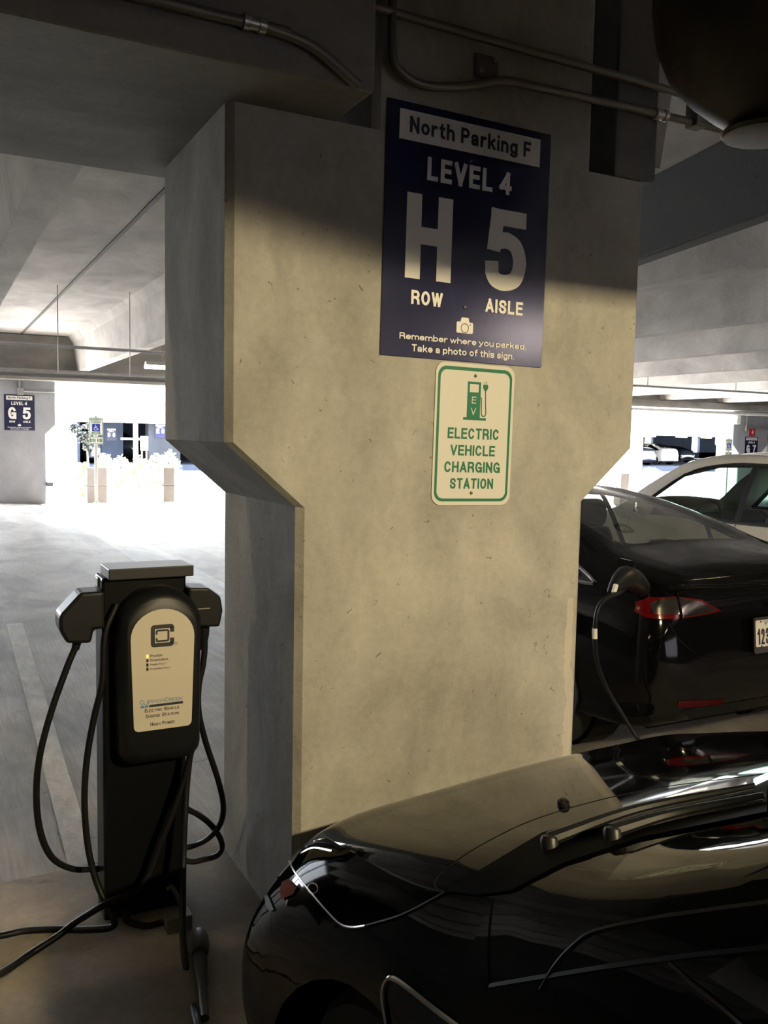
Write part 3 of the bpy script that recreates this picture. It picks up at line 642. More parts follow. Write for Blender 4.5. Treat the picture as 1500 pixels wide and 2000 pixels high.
def inside(p, poly):
    c = False; n = len(poly)
    for i in range(n):
        a, b = poly[i], poly[i-1]
        if (a[1] > p[1]) != (b[1] > p[1]) and p[0] < (b[0]-a[0])*(p[1]-a[1])/(b[1]-a[1])+a[0]: c = not c
    return c
def cut(bm, poly, axes, test):
    """cut the outline of poly (in the two given axes) into the faces that pass test; return those inside"""
    xs = [p[0] for p in poly]; zs = [p[1] for p in poly]; pad = .06
    def near():
        return [f for f in bm.faces if test(f) and min(xs)-pad < f.calc_center_median()[axes[0]] < max(xs)+pad and min(zs)-pad < f.calc_center_median()[axes[1]] < max(zs)+pad]
    for i in range(len(poly)):
        a, b = poly[i], poly[(i+1) % len(poly)]
        co = Vector((0, 0, 0)); no = Vector((0, 0, 0)); co[axes[0]], co[axes[1]] = a; no[axes[0]], no[axes[1]] = b[1]-a[1], -(b[0]-a[0])
        fs = near(); ge = set(fs)
        for f in fs: ge.update(f.edges); ge.update(f.verts)
        bmesh.ops.bisect_plane(bm, geom=list(ge), plane_co=co, plane_no=no.normalized(), dist=1e-5)
    return [f for f in near() if inside((f.calc_center_median()[axes[0]], f.calc_center_median()[axes[1]]), poly)]
def take(bm, faces):
    """split faces off into a new bmesh"""
    nb = bmesh.new(); vm = {}
    for f in faces:
        vs = []
        for v in f.verts:
            if v.index not in vm or True:
                key = v
                if key not in vm: vm[key] = nb.verts.new(v.co)
                vs.append(vm[key])
        nb.faces.new(vs)
    bmesh.ops.delete(bm, geom=faces, context='FACES'); return nb
def circle(c, r, n=18): return [(c[0]+r*math.cos(2*math.pi*i/n), c[1]+r*math.sin(2*math.pi*i/n)) for i in range(n)]
def wheel(parent, x, y, r, w, side, spokes=5):
    z = r
    t = obj('tyre', MB().lathe([(r*.64, -w/2), (r*.93, -w/2), (r, -w*.36), (r, w*.36), (r*.93, w/2), (r*.64, w/2)], (x, y, z), (1, 0, 0), 32), M_TYRE, parent, smooth=True)
    mb = MB(); xo = x+side*w*.42
    mb.lathe([(r*.60, -.01), (r*.66, -.01), (r*.66, .015), (r*.60, .015)], (xo, y, z), (1, 0, 0), 32)
    mb.lathe([(r*.15, -.02), (r*.15, .012), (r*.10, .016)], (xo, y, z), (side, 0, 0), 16)
    for k in range(spokes):
        a = 2*math.pi*k/spokes+.3; d = Vector((0, math.cos(a), math.sin(a))); e = Vector((0, -math.sin(a), math.cos(a))); c = Vector((xo, y, z))
        q = [c+d*r*.12+e*r*.07, c+d*r*.12-e*r*.07, c+d*r*.62-e*r*.05, c+d*r*.62+e*r*.05]
        mb.add([p+Vector((s*.012, 0, 0)) for s in (-1, 1) for p in q], [(0, 1, 2, 3), (4, 7, 6, 5), (0, 4, 5, 1), (1, 5, 6, 2), (2, 6, 7, 3), (3, 7, 4, 0)])
    obj('rim', mb, M_RIM, t)
    obj('wheel_well', MB().lathe([(r*1.12, -.10), (r*1.12, .10)], (x-side*.10, y, z+.02), (1, 0, 0), 24), M_GAP, parent)
def bvh_of(bm): return BVHTree.FromBMesh(bm)
def patch(bvh, poly, org, lift=.004, thick=.006, cuts=3):
    """polygon (3-D points or a function to rays) laid onto a surface: org(p) -> (origin, direction)"""
    b = bmesh.new(); vs = [b.verts.new((p[0], p[1], 0)) for p in poly]; b.faces.new(vs)
    bmesh.ops.triangulate(b, faces=b.faces); bmesh.ops.subdivide_edges(b, edges=b.edges, cuts=cuts, use_grid_fill=True)
    bmesh.ops.triangulate(b, faces=b.faces)
    bad = []
    for v in b.verts:
        o, d = org((v.co.x, v.co.y)); hit, nn, _, _ = bvh.ray_cast(o, d)
        if hit is None: bad.append(v); continue
        if nn.dot(d) > 0: nn = -nn
        v.co = hit + nn*lift
    if bad: bmesh.ops.delete(b, geom=bad, context='VERTS')
    bmesh.ops.remove_doubles(b, verts=b.verts, dist=1e-5)
    r = bmesh.ops.extrude_face_region(b, geom=list(b.faces))
    bmesh.ops.recalc_face_normals(b, faces=b.faces)
    nv = [g for g in r['geom'] if isinstance(g, bmesh.types.BMVert)]
    return b, nv
def lay(bvh, pts, org, lift=.001, k=6, closed=False):
    """polyline laid onto a surface"""
    P = [Vector((p[0], p[1], 0)) for p in pts]
    if closed: P = P+[P[0]]
    Q = spline(P, k) if k > 1 else P; out = []
    for p in Q:
        o, d = org((p.x, p.y)); hit, nn, _, _ = bvh.ray_cast(o, d)
        if hit is None: continue
        if nn.dot(d) > 0: nn = -nn
        out.append(hit+nn*lift)
    return out
FROM_REAR = lambda p: (Vector((p[0], -3, p[1])), Vector((0, 1, 0)))
FROM_LEFT = lambda p: (Vector((-4, p[0], p[1])), Vector((1, 0, 0)))
FROM_TOP = lambda p: (Vector((p[0], p[1], 4)), Vector((0, 0, -1)))

def seat(parent, x, y, z, m=M_SEAT):
    mb = MB(); prof = [(.25, 0), (.26, .25), (.24, .45), (.19, .58), (.14, .64)]
    vs = []; fs = []
    for k, (w, h) in enumerate(prof):
        s = -.10*h/.64*1.6
        vs += [(x-w, y+s-.05, z+h), (x-w*.8, y+s+.07, z+h), (x+w*.8, y+s+.07, z+h), (x+w, y+s-.05, z+h), (x+w*.6, y+s-.09, z+h), (x-w*.6, y+s-.09, z+h)]
    for i in range(len(prof)-1): fs += [(i*6+k, i*6+(k+1) % 6, (i+1)*6+(k+1) % 6, (i+1)*6+k) for k in range(6)]
    fs += [tuple(range(6))[::-1], tuple(len(vs)-6+k for k in range(6))]
    mb.add(vs, fs); zz = z+.64
    vs = []; hp = [(.08, 0), (.125, .03), (.135, .10), (.12, .17), (.07, .205)]
    for w, h in hp: vs += [(x-w, y-.20, zz+h), (x-w*.9, y-.10, zz+h), (x+w*.9, y-.10, zz+h), (x+w, y-.20, zz+h)]
    mb.add(vs, [(i*4+k, i*4+(k+1) % 4, (i+1)*4+(k+1) % 4, (i+1)*4+k) for i in range(4) for k in range(4)]+[(0, 1, 2, 3), (16, 19, 18, 17)])
    return obj('seat', mb, m, parent, bevel=.02)

def sedan(name, label, loc, paint, sz=1.0, glass_side=M_GLASSDARK, glass_rear=M_GLASSDARK, group=None, rot=0, rear=False, cat='car', simple=False, chrome=True):
    s = sz
    st = [[.00, .60*s, .30, .59*s, .48, .56*s, .56, .52*s, .48, .44],
          [.03, .80*s, .48, .78*s, .66, .70*s, .74, .60*s, .66, .34],
          [.07, .96*s, .58, .94*s, .74, .84*s, .82, .66*s, .76, .33],
          [.12, 1.05*s, .63, 1.03*s, .78, .92*s, .86, .68*s, .80, .30],
          [.22, 1.10*s, .66, 1.075*s, .82, .955*s, .90, .68*s, .83, .28],
          [.42, 1.135*s, .67, 1.105*s, .84, .970*s, .918, .68*s, .84, .26],
          [.62, 1.165*s, .665, 1.13*s, .845, .968*s, .922, .68*s, .85, .23],
          [1.0, 1.275*s, .64, 1.225*s, .840, .958*s, .925, .68*s, .85, .18],
          [1.5, 1.385*s, .60, 1.325*s, .838, .945*s, .925, .68*s, .85, .18],
          [2.0, 1.437*s, .58, 1.370*s, .838, .935*s, .925, .67*s, .85, .18],
          [2.45, 1.443*s, .58, 1.372*s, .838, .925*s, .925, .66*s, .85, .18],
          [2.9, 1.395*s, .60, 1.320*s, .836, .915*s, .925, .65*s, .85, .18],
          [3.3, 1.235*s, .65, 1.165*s, .830, .905*s, .922, .64*s, .85, .18],
          [3.68, 1.01*s, .71, .955*s, .80, .870*s, .918, .63*s, .84, .19],
          [4.1, .885*s, .68, .85*s, .76, .79*s, .905, .60*s, .82, .20],
          [4.4, .78*s, .60, .75*s, .69, .70*s, .85, .56*s, .76, .22],
          [4.6, .66*s, .50, .64*s, .58, .60*s, .72, .50*s, .64, .24],
          [4.69, .52*s, .30, .51*s, .40, .48*s, .52, .42*s, .44, .28]]
    t = thing(name, label, cat, loc, world=False, group=group, rot=(0, 0, rot))
    bm = loft(st, 40 if simple else 80, 3 if simple else 5); bv = bvh_of(bm)
    wins = []
    sideP = [[(3.28, .955*s), (2.86, 1.235*s), (2.50, 1.318*s), (2.17, 1.330*s), (2.15, .955*s)],
             [(2.09, .955*s), (2.11, 1.332*s), (1.70, 1.312*s), (1.20, 1.185*s), (1.22, .975*s)],
             [(1.17, .985*s), (1.16, 1.172*s), (.62, .995*s), (.72, .985*s)]]
    for sg in (-1, 1):
        for k, q in enumerate(sideP):
            f = cut(bm, q, (1, 2), lambda f: f.calc_center_median().x*sg > .3 and abs(f.normal.x) > .3)
            if f: wins.append(('side_window', take(bm, f), glass_side))
    up = lambda f: f.normal.z > .25 and f.calc_center_median().z > .8*s
    f = cut(bm, [(-.56, .66), (.56, .66), (.53, 1.2), (.47, 1.72), (-.47, 1.72), (-.53, 1.2)], (0, 1), up); wins.append(('rear_window', take(bm, f), glass_rear))
    f = cut(bm, [(-.64, 3.62), (-.56, 3.2), (-.49, 2.8), (.49, 2.8), (.56, 3.2), (.64, 3.62)], (0, 1), up); wins.append(('windshield', take(bm, f), M_GLASSGREEN))
    for sg in (-1, 1):
        f = cut(bm, [(3.36, .945*s), (2.88, 1.262*s), (2.50, 1.345*s), (2.12, 1.358*s), (1.68, 1.338*s), (1.16, 1.21*s), (.50, .985*s), (.70, .955*s), (2.1, .935*s)], (1, 2), lambda f: f.calc_center_median().x*sg > .3 and abs(f.normal.x) > .25)
        if f: wins.append(('window_surround', take(bm, f), M_TRIM))
    wy = (.86, 3.74); wr_ = .345
    for sg in (-1, 1):
        for y in wy:
            f = cut(bm, circle((y, wr_), wr_*1.08, 14), (1, 2), lambda f: f.calc_center_median().x*sg > .45 and f.calc_center_median().z < .85)
            if f: take(bm, f).free()
    body = obj('body', bm, paint, t, smooth='all')
    for nm, b, m_ in wins: obj(nm, b, m_, t, smooth='all')
    for sg in (-1, 1):
        for y in wy: wheel(t, sg*.80, y, wr_, .23, sg)
    obj('underbody', MB().box(-.62, .62, .3, 4.4, .21, .45), M_GAP, t)
    if not simple:
        for x in (-.38, .38): seat(t, x, 2.15, .47*s); seat(t, x*1.1, 1.45, .24*s)
        obj('dashboard', MB().prism([(3.0, .5), (3.0, .86*s), (3.15, .93*s), (3.55, .92*s), (3.55, .5)], -.72, .72, lambda a, y, b: (y, a, b)), M_SEAT, t)
        obj('steering_wheel', MB().tube([(-.38+.18*math.cos(a), 2.86-.06*math.sin(a), .90*s+.17*math.sin(a)) for a in np.linspace(0, 2*math.pi, 25)], .016, 8), M_SEAT, t, smooth=True)
        for sg in (-1, 1):
            mb = MB(); c = Vector((sg*1.0, 3.0, 1.0*s)); mb.lathe([(.02, -.05), (.07, -.04), (.085, 0), (.07, .05), (.02, .065)], c, (0, 1, 0), 14)
            mr = obj('door_mirror', mb, paint, t, smooth='all')
            obj('mirror_arm', MB().tube([(sg*.84, 3.02, .96*s), (sg*.95, 3.0, .98*s)], .02, 6), M_TRIM, mr)
            if chrome:
                org = (lambda p: (Vector((-4, p[0], p[1])), Vector((1, 0, 0)))) if sg < 0 else (lambda p: (Vector((4, p[0], p[1])), Vector((-1, 0, 0))))
                L = lay(bv, [(3.34, .945*s), (2.86, 1.252*s), (2.48, 1.338*s), (2.1, 1.352*s), (1.68, 1.330*s), (1.2, 1.205*s), (.9, 1.10*s), (.52, .985*s), (.72, .968*s), (1.2, .958*s), (2.1, .938*s), (3.34, .938*s)], org, .002, 4)
                obj('window_trim_and_glint', MB().tube(L, .011, 6), M_CHROME if not chrome == 'black' else M_TRIM, t, smooth=True)
            org = (lambda p: (Vector((-4, p[0], p[1])), Vector((1, 0, 0)))) if sg < 0 else (lambda p: (Vector((4, p[0], p[1])), Vector((-1, 0, 0))))
            for q in ([(2.12, .93*s), (2.13, .6*s), (2.12, .32)], [(1.22, .95*s), (1.15, .72*s), (1.3, .5*s), (1.34, .32)], [(3.36, .90*s), (3.38, .6*s), (3.36, .32)]):
                obj('door_gap', MB().tube(lay(bv, q, org, -.001, 5), .004, 5), M_GAP, body)
            obj('door_handle', MB().tube(lay(bv, [(1.35, .86*s), (1.55, .862*s)], org, .006, 4), .011, 6), paint, body, smooth=True)
    return t, bm, bv, body

# ---- the black sedan beyond the column
SED = (3.06, .72, -.17)
t, _, bv, body = sedan('electric_sedan', 'black sedan parked behind the near column, plugged in at its left rear', SED, M_PAINT2)
# tail lamps: red C-shaped outline with clear centre, split by the boot gap
for sg in (-1, 1):
    fl = lambda L: [(x*-sg, z) for x, z in L][::sg*-1 or 1]
    b, _ = patch(bv, fl([(-.845, .885), (-.83, .930), (-.79, .960), (-.68, .968), (-.52, .945), (-.395, .880), (-.55, .868), (-.70, .858), (-.825, .862)]), FROM_REAR, .004, cuts=4)
    lamp = obj('tail_lamp', b, M_REDLENS, t, smooth=True)
    b, _ = patch(bv, fl([(-.80, .882), (-.795, .928), (-.755, .954), (-.675, .962), (-.54, .938), (-.43, .888), (-.56, .873), (-.66, .868), (-.665, .882)]), FROM_REAR, .009, cuts=4)
    obj('clear_lens', b, mat('lamp_reflector', (.30, .28, .25), .12, .9), lamp, smooth=True)
    obj('lamp_gap', MB().tube(lay(bv, fl([(-.665, .985), (-.668, .92), (-.672, .85)]), FROM_REAR, .012, 4), .006, 5), M_GAP, lamp)
    b, _ = patch(bv, fl([(-.70, .415), (-.40, .400), (-.40, .435), (-.70, .450)]), FROM_REAR, .004, cuts=3); obj('rear_reflector', b, mat('dim_red_reflector', (.10, .004, .006), .25), t)
obj('boot_gap', MB().tube(lay(bv, [(-.74, .84), (-.70, .77), (-.62, .70), (-.5, .645), (0, .635), (.5, .645), (.62, .70), (.70, .77), (.74, .84)], FROM_REAR, .0, 6), .005, 5), M_GAP, body)
L = [Vector((x, .13+.06*(x/.8)**2, 1.075-.06*(x/.8)**2)) for x in np.linspace(-.74, .74, 17)]
obj('boot_lip', MB().tube([Vector((q.x, q.y, q.z)) for q in lay(bv, [(-.70, .115), (-.5, .10), (0, .09), (.5, .10), (.70, .115)], FROM_TOP, .003, 6)], .012, 8), M_PAINT2, body, smooth=True)
b, _ = patch(bv, [(-.62, .35), (.62, .35), (.66, .40), (-.66, .40)], FROM_REAR, .003, cuts=5); obj('rear_valance', b, M_TRIM, t)
# licence plate in a metal frame
pt = obj('licence_plate', MB().prism(rrect(-.215, .095, .675, .832, .01, 3), -.012, -.004, lambda a, y, b: (a, y-.004+(b-.75)*.10, b)), M_SIGNWHITE, t)
obj('plate_frame', MB().ring(rrect(-.223, .103, .655, .842, .014, 3), rrect(-.210, .090, .688, .828, .010, 3), -.016, -.006, lambda a, y, b: (a, y-.004+(b-.75)*.10, b)), M_CHARCHROME, pt)
mb = MB()
for it in (('123', -.195, -.105, .700, .782, .13), ('V1', -.140, -.105, .800, .822, .15)):
    q = text_mesh(*it[:5], y=-.0135, bold=it[5]); mb.add([(x, y-.004+(z-.75)*.10, z) for x, y, z in q.v], q.f)
obj('plate_lettering', mb, M_INK, pt, fix=False)
for x in (-.165, .045):
    for z in (.690, .818): obj('plate_bolt', MB().lathe([(.006, 0), (.004, .003)], (x, -.016+(z-.75)*.1, z), (0, -1, 0), 8), M_GALVD, pt)
obj('badge', MB().prism([(-.045, .905), (.045, .905), (.040, .893), (.008, .893), (.004, .835), (-.004, .835), (-.008, .893), (-.040, .893)], .012, .050), M_CHARCHROME, t)
obj('interior_shell', MB().box(-.70, .70, .75, 3.4, .46, .60), M_SEAT, t)
# charge port flap, plug and the cable to it
q = Yp(1215, 1150, .93)
t2 = thing('charging_cable', 'black cable plugged into the left rear of the black sedan, running down to the floor', 'cable', q)
Lc = [Yp(1225, 1145, .84), Yp(1208, 1158, .72), Yp(1185, 1168, .66), Yp(1168, 1190, .64), Yp(1162, 1235, .64), Yp(1166, 1290, .66), Yp(1183, 1340, .68), Yp(1212, 1390, .66), Yp(1240, 1435, .62), Yp(1268, 1475, .56), at(1300, 1530, 2, -.12), at(1340, 1580, 2, -.15)]
obj('cord', MB().tube(Lc, .0105, 10, smooth=8), M_RUBBER, t2, smooth=True)
hd = obj('plug', MB().tube([Yp(1254, 1150, .93), Yp(1240, 1135, .88), Yp(1222, 1128, .82), Yp(1205, 1140, .78), Yp(1192, 1160, .74)], [.045, .055, .058, .035, .018], 12, smooth=3), M_BLACK, t2, smooth=True)
obj('cable_tag', MB().tube([Yp(1161.5, 1227, .64), Yp(1161.5, 1247, .64)], .0125, 10), M_SIGNWHITE, t2, smooth=True)
obj('plug_label', MB().tube([Yp(1203, 1142, .72), Yp(1199, 1158, .71)], .012, 8), M_SIGNWHITE, hd)
obj('port_flap', MB().prism(rrect(-.06, .06, -.05, .05, .02, 4), -.004, .004, lambda a, y, b: tuple(Yp(1222, 1112, .90)+Vector((y, a, b)))), M_PAINT2, t2)

# ---- the white car and its dark neighbour
sedan('white_car', 'white car parked in the stall beyond the black sedan, side windows showing', (5.78, .55, -.17), M_WHITECAR, 1.165, M_GLASSGREEN, M_GLASSBLACK, chrome='black')
sedan('dark_suv', 'dark blue car far off by the G 7 column, roof above the white car', (24.3, 14.6, -.45), M_NAVYCAR, 1.36, M_GLASSGREEN, M_GLASSBLACK, rot=R(90), chrome=True)

# ---- the black hatchback in front: nose points at the column
def hatch():
    HD = R(6)
    loc = Vector((.405, -.46, 0))
    t = thing('black_hatchback', 'glossy black hatchback filling the lower right, nose toward the near column', 'car', loc, world=False, rot=(0, 0, HD))
    Mw = Matrix.Translation(loc) @ Matrix.Rotation(HD, 4, 'Z'); Mi = Mw.inverted()
    # y runs backwards from the nose: negative = rear.  rows use y' = -y so that they increase
    st = [[.00, .50, .32, .495, .44, .48, .54, .42, .46, .30],
          [.03, .60, .44, .59, .58, .555, .70, .46, .62, .24],
          [.08, .675, .53, .66, .67, .605, .775, .47, .68, .20],
          [.15, .725, .57, .705, .70, .64, .805, .48, .71, .18],
          [.25, .762, .59, .737, .715, .68, .815, .50, .73, .17],
          [.40, .815, .60, .785, .72, .73, .815, .52, .74, .16],
          [.60, .878, .60, .846, .72, .78, .81, .54, .74, .16],
          [.80, .94, .595, .900, .71, .82, .805, .56, .74, .16],
          [.92, .975, .61, .932, .715, .85, .795, .58, .74, .16],
          [1.1, 1.06, .60, 1.01, .715, .895, .785, .60, .74, .16],
          [1.4, 1.235, .565, 1.17, .72, .91, .79, .60, .74, .16],
          [1.75, 1.39, .53, 1.32, .72, .93, .79, .60, .74, .16],
          [2.2, 1.455, .52, 1.385, .72, .95, .79, .60, .74, .16],
          [2.8, 1.43, .52, 1.36, .715, .97, .79, .60, .74, .16],
          [3.2, 1.33, .50, 1.26, .69, .97, .77, .60, .72, .18],
          [3.42, 1.10, .46, 1.05, .62, .93, .70, .58, .64, .24],
          [3.50, .80, .34, .78, .44, .72, .50, .55, .42, .34]]
    st = [[-r_[0]]+r_[1:] for r_ in st][::-1]
    bm = loft(st, 110, 6); bv = bvh_of(bm)
    bw = BVHTree.FromPolygons([Mw @ v.co for v in bm.verts], [[v.index for v in f.verts] for f in bm.faces]) if not bm.verts.ensure_lookup_table() and not bm.verts.index_update() else None
    FROM_CAM = lambda p: (CAM.copy(), ray(p[0], p[1]).normalized())
    def wl(pts, lift=.001, k=6): return [Mi @ p for p in lay(bw, pts, FROM_CAM, lift, k)]
    def wp(poly, lift=.004, cuts=4):
        b, _ = patch(bw, poly, FROM_CAM, lift, cuts=cuts); b.transform(Mi); return b
    upf = lambda f: f.normal.z > .2 and f.calc_center_median().z > .85
    f = cut(bm, [(-.63, -.98), (-.4, -.90), (0, -.86), (.4, -.90), (.63, -.98), (.545, -1.4), (.50, -1.72), (-.50, -1.72), (-.545, -1.4)], (0, 1), upf)
    ws = take(bm, f); wins = [('windshield', ws, M_GLASSBLACK)]
    for sg in (-1, 1):
        for q in ([(-1.20, .945), (-1.26, 1.02), (-1.50, 1.155), (-1.80, 1.265), (-2.2, 1.305), (-2.22, .965)], [(-2.28, .97), (-2.26, 1.305), (-2.8, 1.28), (-3.05, 1.2), (-3.0, .99)]):
            f = cut(bm, q, (1, 2), lambda f: f.calc_center_median().x*sg > .3 and abs(f.normal.x) > .25)
            if f: wins.append(('side_window', take(bm, f), M_GLASSBLACK))
        for y in (-.62, -2.75):
            f = cut(bm, circle((y, .29), .325, 32), (1, 2), lambda f: f.calc_center_median().x*sg > .45 and f.calc_center_median().z < .8)
            if f: take(bm, f).free()
            wheel(t, sg*.67, y, .29, .18, sg)
    body = obj('body', bm, M_PAINT, t, smooth='all')
    for nm, b, m_ in wins: obj(nm, b, m_, t, smooth='all')
    obj('interior_shell', MB().box(-.62, .62, -3.2, -1.0, .42, .78), M_SEAT, t)
    for x in (-.33, .33): seat(t, x, -1.9, .42).rotation_euler = (0, 0, 0)
    obj('underbody', MB().box(-.5, .5, -3.2, -.2, .2, .42), M_GAP, t)
    # headlamp: dark lens with a bright rim, swept back along the wing
    HL = [(571, 1690), (600, 1645), (640, 1640), (700, 1672), (770, 1712), (838, 1742), (862, 1746), (820, 1772), (760, 1797), (700, 1811), (668, 1806), (630, 1768), (595, 1728)]
    lamp = obj('headlamp', wp(HL, .003, 5), M_LENS2, t, smooth=True)
    obj('lamp_rim', MB().tube(wl([(566, 1684), (580, 1708), (610, 1745), (645, 1785), (668, 1806), (690, 1812), (715, 1809)], .002, 6), .0026, 6), M_CHARCHROME, lamp, smooth=True)
    obj('lamp_seal', MB().tube(wl([(715, 1809), (790, 1786), (870, 1744)], .001, 6), .003, 6), M_GAP, lamp, smooth=True)
    obj('lamp_brow', MB().tube(wl([(590, 1668), (615, 1658), (650, 1664)], .002, 5), .003, 6), M_CHROME, lamp, smooth=True)
    obj('lamp_projector', MB().tube(wl([(613+10*math.cos(a), 1736+10*math.sin(a)) for a in np.linspace(0, 6.28, 13)], .002, 2), .0018, 6), M_CHARCHROME, lamp, smooth=True)
    obj('lamp_bowl', MB().tube(wl([(640, 1720), (685, 1735), (702, 1755), (698, 1770), (670, 1772), (640, 1755)], .001, 5), .0012, 6), M_CHARCHROME, lamp, smooth=True)
    obj('turn_signal', wp([(553, 1724), (567, 1718), (582, 1735), (575, 1748), (552, 1758), (550, 1740)], .004, 3), M_AMBER, t, smooth=True)
    obj('side_marker', wp([(519, 1752), (525, 1748), (538, 1778), (530, 1780), (522, 1770)], .004, 3), mat('white_lens', (.6, .6, .62), .15, coat=1), t, smooth=True)
    # bonnet cut line, wing and door gaps
    def gap(pts, r=.003, k=6, nm='panel_gap'): return obj(nm, MB().tube(wl(pts, -r*.65, k), r, 6), M_GAP, body)
    gap([(622, 1622), (660, 1650), (735, 1692), (810, 1727), (870, 1744)], nm='bonnet_gap')
    gap([(870, 1744), (853, 1735), (851, 1718), (880, 1690), (950, 1645), (1060, 1595), (1250, 1545), (1490, 1512)], nm='bonnet_gap')
    gap([(962, 1757), (957, 1800), (954, 1860), (956, 1925)], .004)
    gap([(1055, 1935), (1085, 1885), (1125, 1843), (1170, 1818), (1300, 1792), (1500, 1765)], .007)
    gap([(955, 1927), (1060, 1910), (1200, 1888), (1350, 1868), (1500, 1852)], .006)
    # cowl: black trough at the foot of the windshield, with wiper arms
    b = wp([(872, 1742), (960, 1690), (1060, 1630), (1250, 1580), (1500, 1540), (1500, 1590), (1250, 1640), (1100, 1690), (1000, 1742), (930, 1750)], .004, 5)
    obj('cowl', b, mat('cowl_plastic', (.006, .006, .007), .6, 0, .1), t)
    def wiper(a, bb, c_, lift=.014):
        P = [Mi @ p for p in lay(bw, [a, bb, c_], FROM_CAM, lift, 6)]
        w = obj('wiper', MB().tube(P, [.012, .008, .005], 8), M_BLACK, t, smooth=True)
        obj('wiper_blade', MB().tube([p+Vector((0, -.0, -.012)) for p in P[len(P)//3:]], .006, 6), M_RUBBER, w)
        obj('pivot_cap', MB().lathe([(.015, -.02), (.015, .002), (.012, .006), (.004, .008)], P[0], (.1, .25, .96), 20), M_BLACK, w, smooth=True)
    wiper((1078, 1655), (1250, 1595), (1480, 1550)); wiper((1200, 1640), (1320, 1605), (1500, 1570))
    obj('washer_nozzle', MB().lathe([(.012, -.004), (.012, .008), (.005, .014)], Mi @ lay(bw, [(1100, 1573), (1101, 1573)], FROM_CAM, 0, 2)[0], (0, 0, 1), 10), M_TRIM, t, smooth=True)
    # wing vent with bright rim
    obj('fender_vent', wp([(755, 1925), (765, 1912), (785, 1920), (860, 1985), (930, 2040), (880, 2060), (790, 2010), (760, 1960)], .002, 4), M_TRIM, t)
    obj('vent_rim', MB().tube(wl([(758, 2000), (750, 1945), (757, 1916), (772, 1912), (800, 1930), (870, 1985), (960, 2050)], .003, 6), .0045, 6), M_CHROME, t, smooth=True)
    obj('window_trim_and_glint', MB().tube(wl([(1310, 1882), (1360, 1925), (1410, 1965), (1470, 2020)], .002, 5), .003, 6), M_CHARCHROME, t, smooth=True)  # diagonal highlight on the door laid in as a satin strip
    # door mirror
    mb = MB().lathe([(.03, -.07), (.075, -.06), (.098, -.02), (.10, .03), (.085, .07), (.03, .09)], (-.93, -1.42, .965), (0, 1, 0), 24)
    mb.v = [(x*1.0-.0, y, .965+(z-.965)*.68) for x, y, z in mb.v]
    mr = obj('door_mirror', mb, M_PAINT, t, smooth='all')
    obj('mirror_arm', MB().tube([(-.76, -1.33, .92), (-.86, -1.40, .95)], .022, 8), M_TRIM, mr)
    return t
M_LENS2 = mat('headlamp_lens', (.003, .003, .004), .06, 0, .07)
hatch()

# ================================================================== LEFT BAY: conduits, hanging lamp, sign post
def hrun(px0, py0, px1, py1, y, label, r, x_ext=0):
    a, b = at(px0, py0, 1, y), at(px1, py1, 1, y); b.z = a.z = (a.z+b.z)/2
    a.x -= x_ext; return conduit([a, b], label, r, M_PALEPIPE, smooth=0), a, b
_, a1, b1 = hrun(0, 669, 420, 695, 11.6, 'higher thin conduit run across the left bay below the ceiling stems', .024, 3)
_, a2, b2 = hrun(0, 723, 420, 752, 11, 'pale lower conduit run across the left bay over the G 5 column', .035, 3)
hrun(0, 716, 420, 742, 11.2, 'thin conduit lying just above the pale lower conduit in left bay', .012, 3)
for px, y0 in ((114, 655), (254, 640)):
    p = at(px, 735, 1, 11); tag(obj('hanger_rod', MB().tube([(p.x, 11, a2.z), (p.x, 11, 3.63)], .007, 6), M_GALV), 'thin hanger rod of the left bay conduits, ' + ('left of the two' if px < 200 else 'next to the hanging lamp'), 'rod')
def hang_lamp(x0, x1, y, z, label, ztop=3.63, ax='x', tube=True):
    t = thing('hanging_lamp', label, 'lamp', ((x0+x1)/2, y, z))
    obj('housing', MB().prism([(-.09, .0), (-.06, .06), (.06, .06), (.09, .0), (.075, -.005), (-.075, -.005)], x0, x1, lambda a, yy, b: (yy, y+a, z+b)), M_HOUSE, t, bevel=.006)
    obj('lit_tube', MB().tube([(x0-.02, y-.03, z-.035), (x1+.02, y-.03, z-.035)], .035, 10), M_TUBE, t, smooth=True)
    obj('stem', MB().tube([((x0+x1)/2, y, z+.06), ((x0+x1)/2, y, ztop)], .012, 8), M_GALVD, t)
    return t
p = at(284, 712, 1, 13.2); q = at(352, 716, 1, 13.2)
hang_lamp(p.x, q.x, 13.2, (p.z+q.z)/2, 'lit fluorescent lamp hanging on a stem in the left bay beside the near column')
# conduit drop and junction box over the G 5 sign
a = at(33, 728, 1, 18.14); b = at(38, 764, 1, 18.14); c = at(115, 771, 1, 18.14)
conduit([(a.x, 18.13, a.z+.1), (b.x, 18.13, a.z-.1), (b.x, 18.13, b.z)], 'short vertical conduit dropping to the box over the G 5 sign', .022, M_GALV, smooth=3)
tag(obj('junction_box', MB().box(b.x-.05, b.x+.08, 18.06, 18.16, b.z-.08, b.z+.07), M_GALV, bevel=.01), 'small grey junction box above the G 5 sign', 'box')
conduit([(b.x+.08, 18.13, b.z), (c.x-.02, 18.13, b.z), (c.x+.25, 18.13, b.z)], 'thin horizontal conduit from the box above the G 5 sign', .012, M_GALV, smooth=0)
p = at(98, 946, 1, 18.0); tag(obj('wall_bracket', MB().box(p.x-.06, p.x+.06, 17.96, 18.3, p.z-.045, p.z+.045), mat('bracket_blue_grey', (.12, .14, .2), .6), bevel=.01), 'small dark bracket low on the side of the G 5 column', 'bracket')
